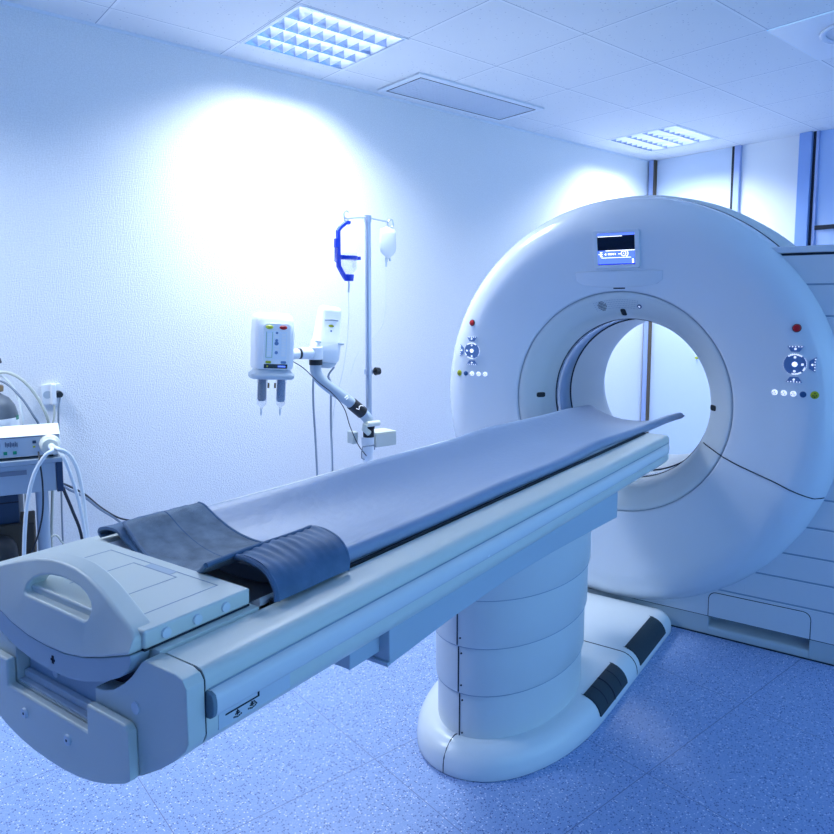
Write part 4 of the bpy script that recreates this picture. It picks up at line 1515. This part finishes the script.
CYX = .456
CY = rthing('gas_cylinder', 'grey gas cylinder with brown cap standing behind the white unit', 'gas cylinder', CYX, 3.44, 0)
b = B(); lathe_z(b, [(.09, 0), (.098, .006), (.100, .02), (.100, .88), (.098, .91), (.088, .945), (.068, .975), (.042, .993), (.036, 1.000)], CYX, 3.44, 36)
obj('tank', b, 'steelgrey', CY, ang=60)
b = B(); lathe_z(b, [(.038, 1.0005), (.050, 1.003), (.052, 1.022), (.048, 1.028), (.02, 1.028)], CYX, 3.44, 26)
obj('collar', b, 'brass', CY)
b = B(); cyl(b, (CYX, 3.44, 1.0285), (CYX, 3.44, 1.12), .020, seg=16); cyl(b, (CYX - .03, 3.44, 1.075), (CYX + .04, 3.44, 1.075), .014, seg=12)
vv = obj('valve', b, 'brass', CY)
b = B(); cyl(b, (CYX, 3.44, 1.1205), (CYX, 3.44, 1.145), .052, .046, 20)
obj('hand_wheel', b, 'black', vv, bevel=.004)
b = B()
n = 16
loft(b, [[(CYX + r * sin(a), 3.44 - r * cos(a), z) for z in (.855, .895)] + [(CYX + (r - .001) * sin(a), 3.44 - (r - .001) * cos(a), z) for z in (.895, .855)] for r, a in [(.1015, -1.0 + 2.35 * k / n) for k in range(n + 1)]])
lb = obj('label', b, 'whiteplastic', CY, label='white paper label')
b = B()
for a in (.95, 1.10): loft(b, [[(CYX + .1025 * sin(a + q), 3.44 - .1025 * cos(a + q), z) for z in (.884, .902)] + [(CYX + .1016 * sin(a + q), 3.44 - .1016 * cos(a + q), z) for z in (.902, .884)] for q in (0, .10)])
obj('label_mark', b, 'green', lb)
rtube('gas_hose', 'cream hose arching from the gas cylinder down behind the white unit', [(.470, 3.40, 1.075), (.51, 3.38, 1.085), (.560, 3.36, 1.055), (.610, 3.36, .985), (.648, 3.36, .89), (.665, 3.38, .78), (.67, 3.42, .60), (.66, 3.46, .30), (.66, 3.48, .01)], .0062, 'cable_cream', 'hose')
rtube('gas_hose', 'dark grey hose running down from the gas cylinder beside the cream hose', [(.455, 3.39, 1.055), (.50, 3.36, 1.045), (.55, 3.34, .985), (.59, 3.34, .91), (.620, 3.355, .84), (.64, 3.38, .70), (.64, 3.44, .40), (.63, 3.46, .01)], .0045, 'cable_grey', 'hose')
rtube('gas_hose', 'pale thin hose hanging straight at the side of the gas cylinder', [(.490, 3.40, 1.08), (.528, 3.37, 1.03), (.548, 3.35, .96), (.556, 3.345, .88), (.56, 3.37, .75), (.56, 3.42, .4), (.56, 3.46, .01)], .0045, 'tube', 'hose')

# boxes and bag on the lower shelf of the cart
BX = cthing('storage_box', 'brown cardboard box under the grey cart', 'box', (-.30, .15, .1705))
b = B(); box(b, -.43, -.105, .10, .30, .1705, .515)
obj('carton', b, 'brownbox', BX, bevel=.006)
b = B(); box(b, -.29, -.23, .0988, .1, .36, .515); box(b, -.29, -.23, .1, .30, .5152, .5160)
obj('tape', b, 'greylabel', BX)
BX2 = cthing('storage_case', 'dark blue case resting on the brown box under the cart', 'case', (-.36, .2, .5162))
b = B(); box(b, -.46, -.155, .12, .30, .5165, .630)
obj('body', b, 'bluebox', BX2, bevel=.006)
b = B(); box(b, -.46, -.155, .1185, .3015, .598, .603)
obj('lid_seam', b, 'black', BX2)
b = B()
lathe_z(b, [(.055, .1705), (.07, .175), (.075, .20), (.075, .42), (.070, .46), (.055, .485), (.03, .497), (.004, .50)], 0, 0, 28)
for v in b.verts: v.co += Vector((-.235, .045 - .02, 0))
bgk = cthing('black_canister', 'black rounded canister in front of the brown box under the cart', 'canister', (-.235, .025, .1705))
obj('body', b, 'black', bgk, ang=60)
b = B(); cyl(b, (-.222, -.053, .40), (-.222, -.045, .40), .006, seg=10)
obj('screw', b, 'dark', bgk)

# wall outlet, plug and cables
WS = rthing('wall_socket', 'white double wall socket on the textured wall above the cart', 'socket', .727, WL - .004, .955)
b = B(); prism(b, rrect(.690, .770, .905, .998, .008), lambda u, v, d: (u, d, v), WL - .012, WL - .0003)
wp = obj('plate', b, 'whiteplastic', WS, bevel=.003)
for x in (.712, .752):
    b = B(); cyl(b, (x, WL - .0125, .950), (x, WL - .0118, .950), .018, seg=20)
    obj('outlet', b, 'greyplastic', wp)
PP = rthing('power_plug', 'white power plug standing out of the wall socket', 'plug', .732, WL - .03, .95)
b = B(); box(b, .722, .742, WL - .05, WL - .0128, .905, 1.002)
pbod = obj('plug_body', b, 'whiteplastic', PP, bevel=.005)
b = B(); cyl(b, (.758, WL - .040, .95), (.758, WL - .0128, .95), .014, .017, 16)
obj('plug_pin', b, 'black', PP)
b = B()
tube(b, [(.732, WL - .045, .9045), (.728, WL - .05, .85), (.715, WL - .05, .80), (.69, WL - .06, .72), (.66, WL - .08, .60)], .0042, 8)
obj('plug_cord', b, 'cable_cream', PP)
b = B(); tube(b, [(.758, WL - .038, .936), (.748, WL - .045, .88), (.745, WL - .045, .78), (.745, WL - .045, .60), (.74, WL - .045, .30), (.74, WL - .045, .01)], .004, 8)
obj('black_cord', b, 'cable_grey', PP)
cable('power_cable', 'black cable running from the cart along the wall and down behind the table', [(.618, 3.04, .67), (.68, 3.16, .62), (.78, 3.34, .53), (.88, 3.50, .42), (.98, 3.60, .33), (1.06, 3.63, .29), (1.16, 3.645, .25), (1.30, 3.65, .21), (1.5, 3.65, .18)], .0045, 'cable_black')
cable('power_cable', 'grey cable beside the black one, dropping to the floor behind the table', [(.616, 3.05, .665), (.675, 3.15, .61), (.775, 3.33, .522), (.875, 3.49, .415), (.97, 3.595, .325), (1.03, 3.60, .255), (1.08, 3.60, .16), (1.12, 3.60, .008)], .0055, 'cable_grey')
cable('power_cable', 'dark twin cable falling steeply from the cart corner to the floor', [(.622, 3.00, .655), (.635, 3.02, .62), (.665, 3.06, .54), (.700, 3.10, .43), (.72, 3.12, .25), (.74, 3.14, .008)], .006, 'cable_black')
cable('charging_lead', 'pale curled lead on the leg of the cart', [(.560, 2.93, .49), (.575, 2.925, .495), (.590, 2.92, .47), (.600, 2.92, .435), (.605, 2.92, .25), (.60, 2.92, .006)], .0035, 'cable_cream')

# ------------------------------------------------------------------ world, camera, output
w = bpy.data.worlds.new('World'); SC.world = w
w.use_nodes = True
bg = w.node_tree.nodes['Background']
bg.inputs[0].default_value = (.26, .58, 1., 1)
bg.inputs[1].default_value = 1.35

cam = bpy.data.cameras.new('Camera')
cam.sensor_width = 36; cam.sensor_fit = 'HORIZONTAL'
cam.lens = 36 * 703.68 / 834
cam.shift_x = (417 - 446.624) / 834
cam.shift_y = (377.684 - 417) / 834
cam.clip_start = .02
co = bpy.data.objects.new('Camera', cam); COL.objects.link(co)
F = Vector((.8315, .5473, -.0956)); U = Vector((.0771, .0568, .9954))
F.normalize(); R = F.cross(U).normalized(); U = R.cross(F)
m3 = Matrix((R, U, -F)).transposed()
co.matrix_world = Matrix.Translation((0, 0, HC)) @ m3.to_4x4()
SC.camera = co

SC.view_settings.view_transform = 'Standard'
SC.view_settings.look = 'None'
SC.view_settings.exposure = .68
SC.view_settings.gamma = 1.
SC.cycles.use_denoising = True
SC.cycles.max_bounces = 10
SC.cycles.diffuse_bounces = 5
SC.cycles.sample_clamp_indirect = 6
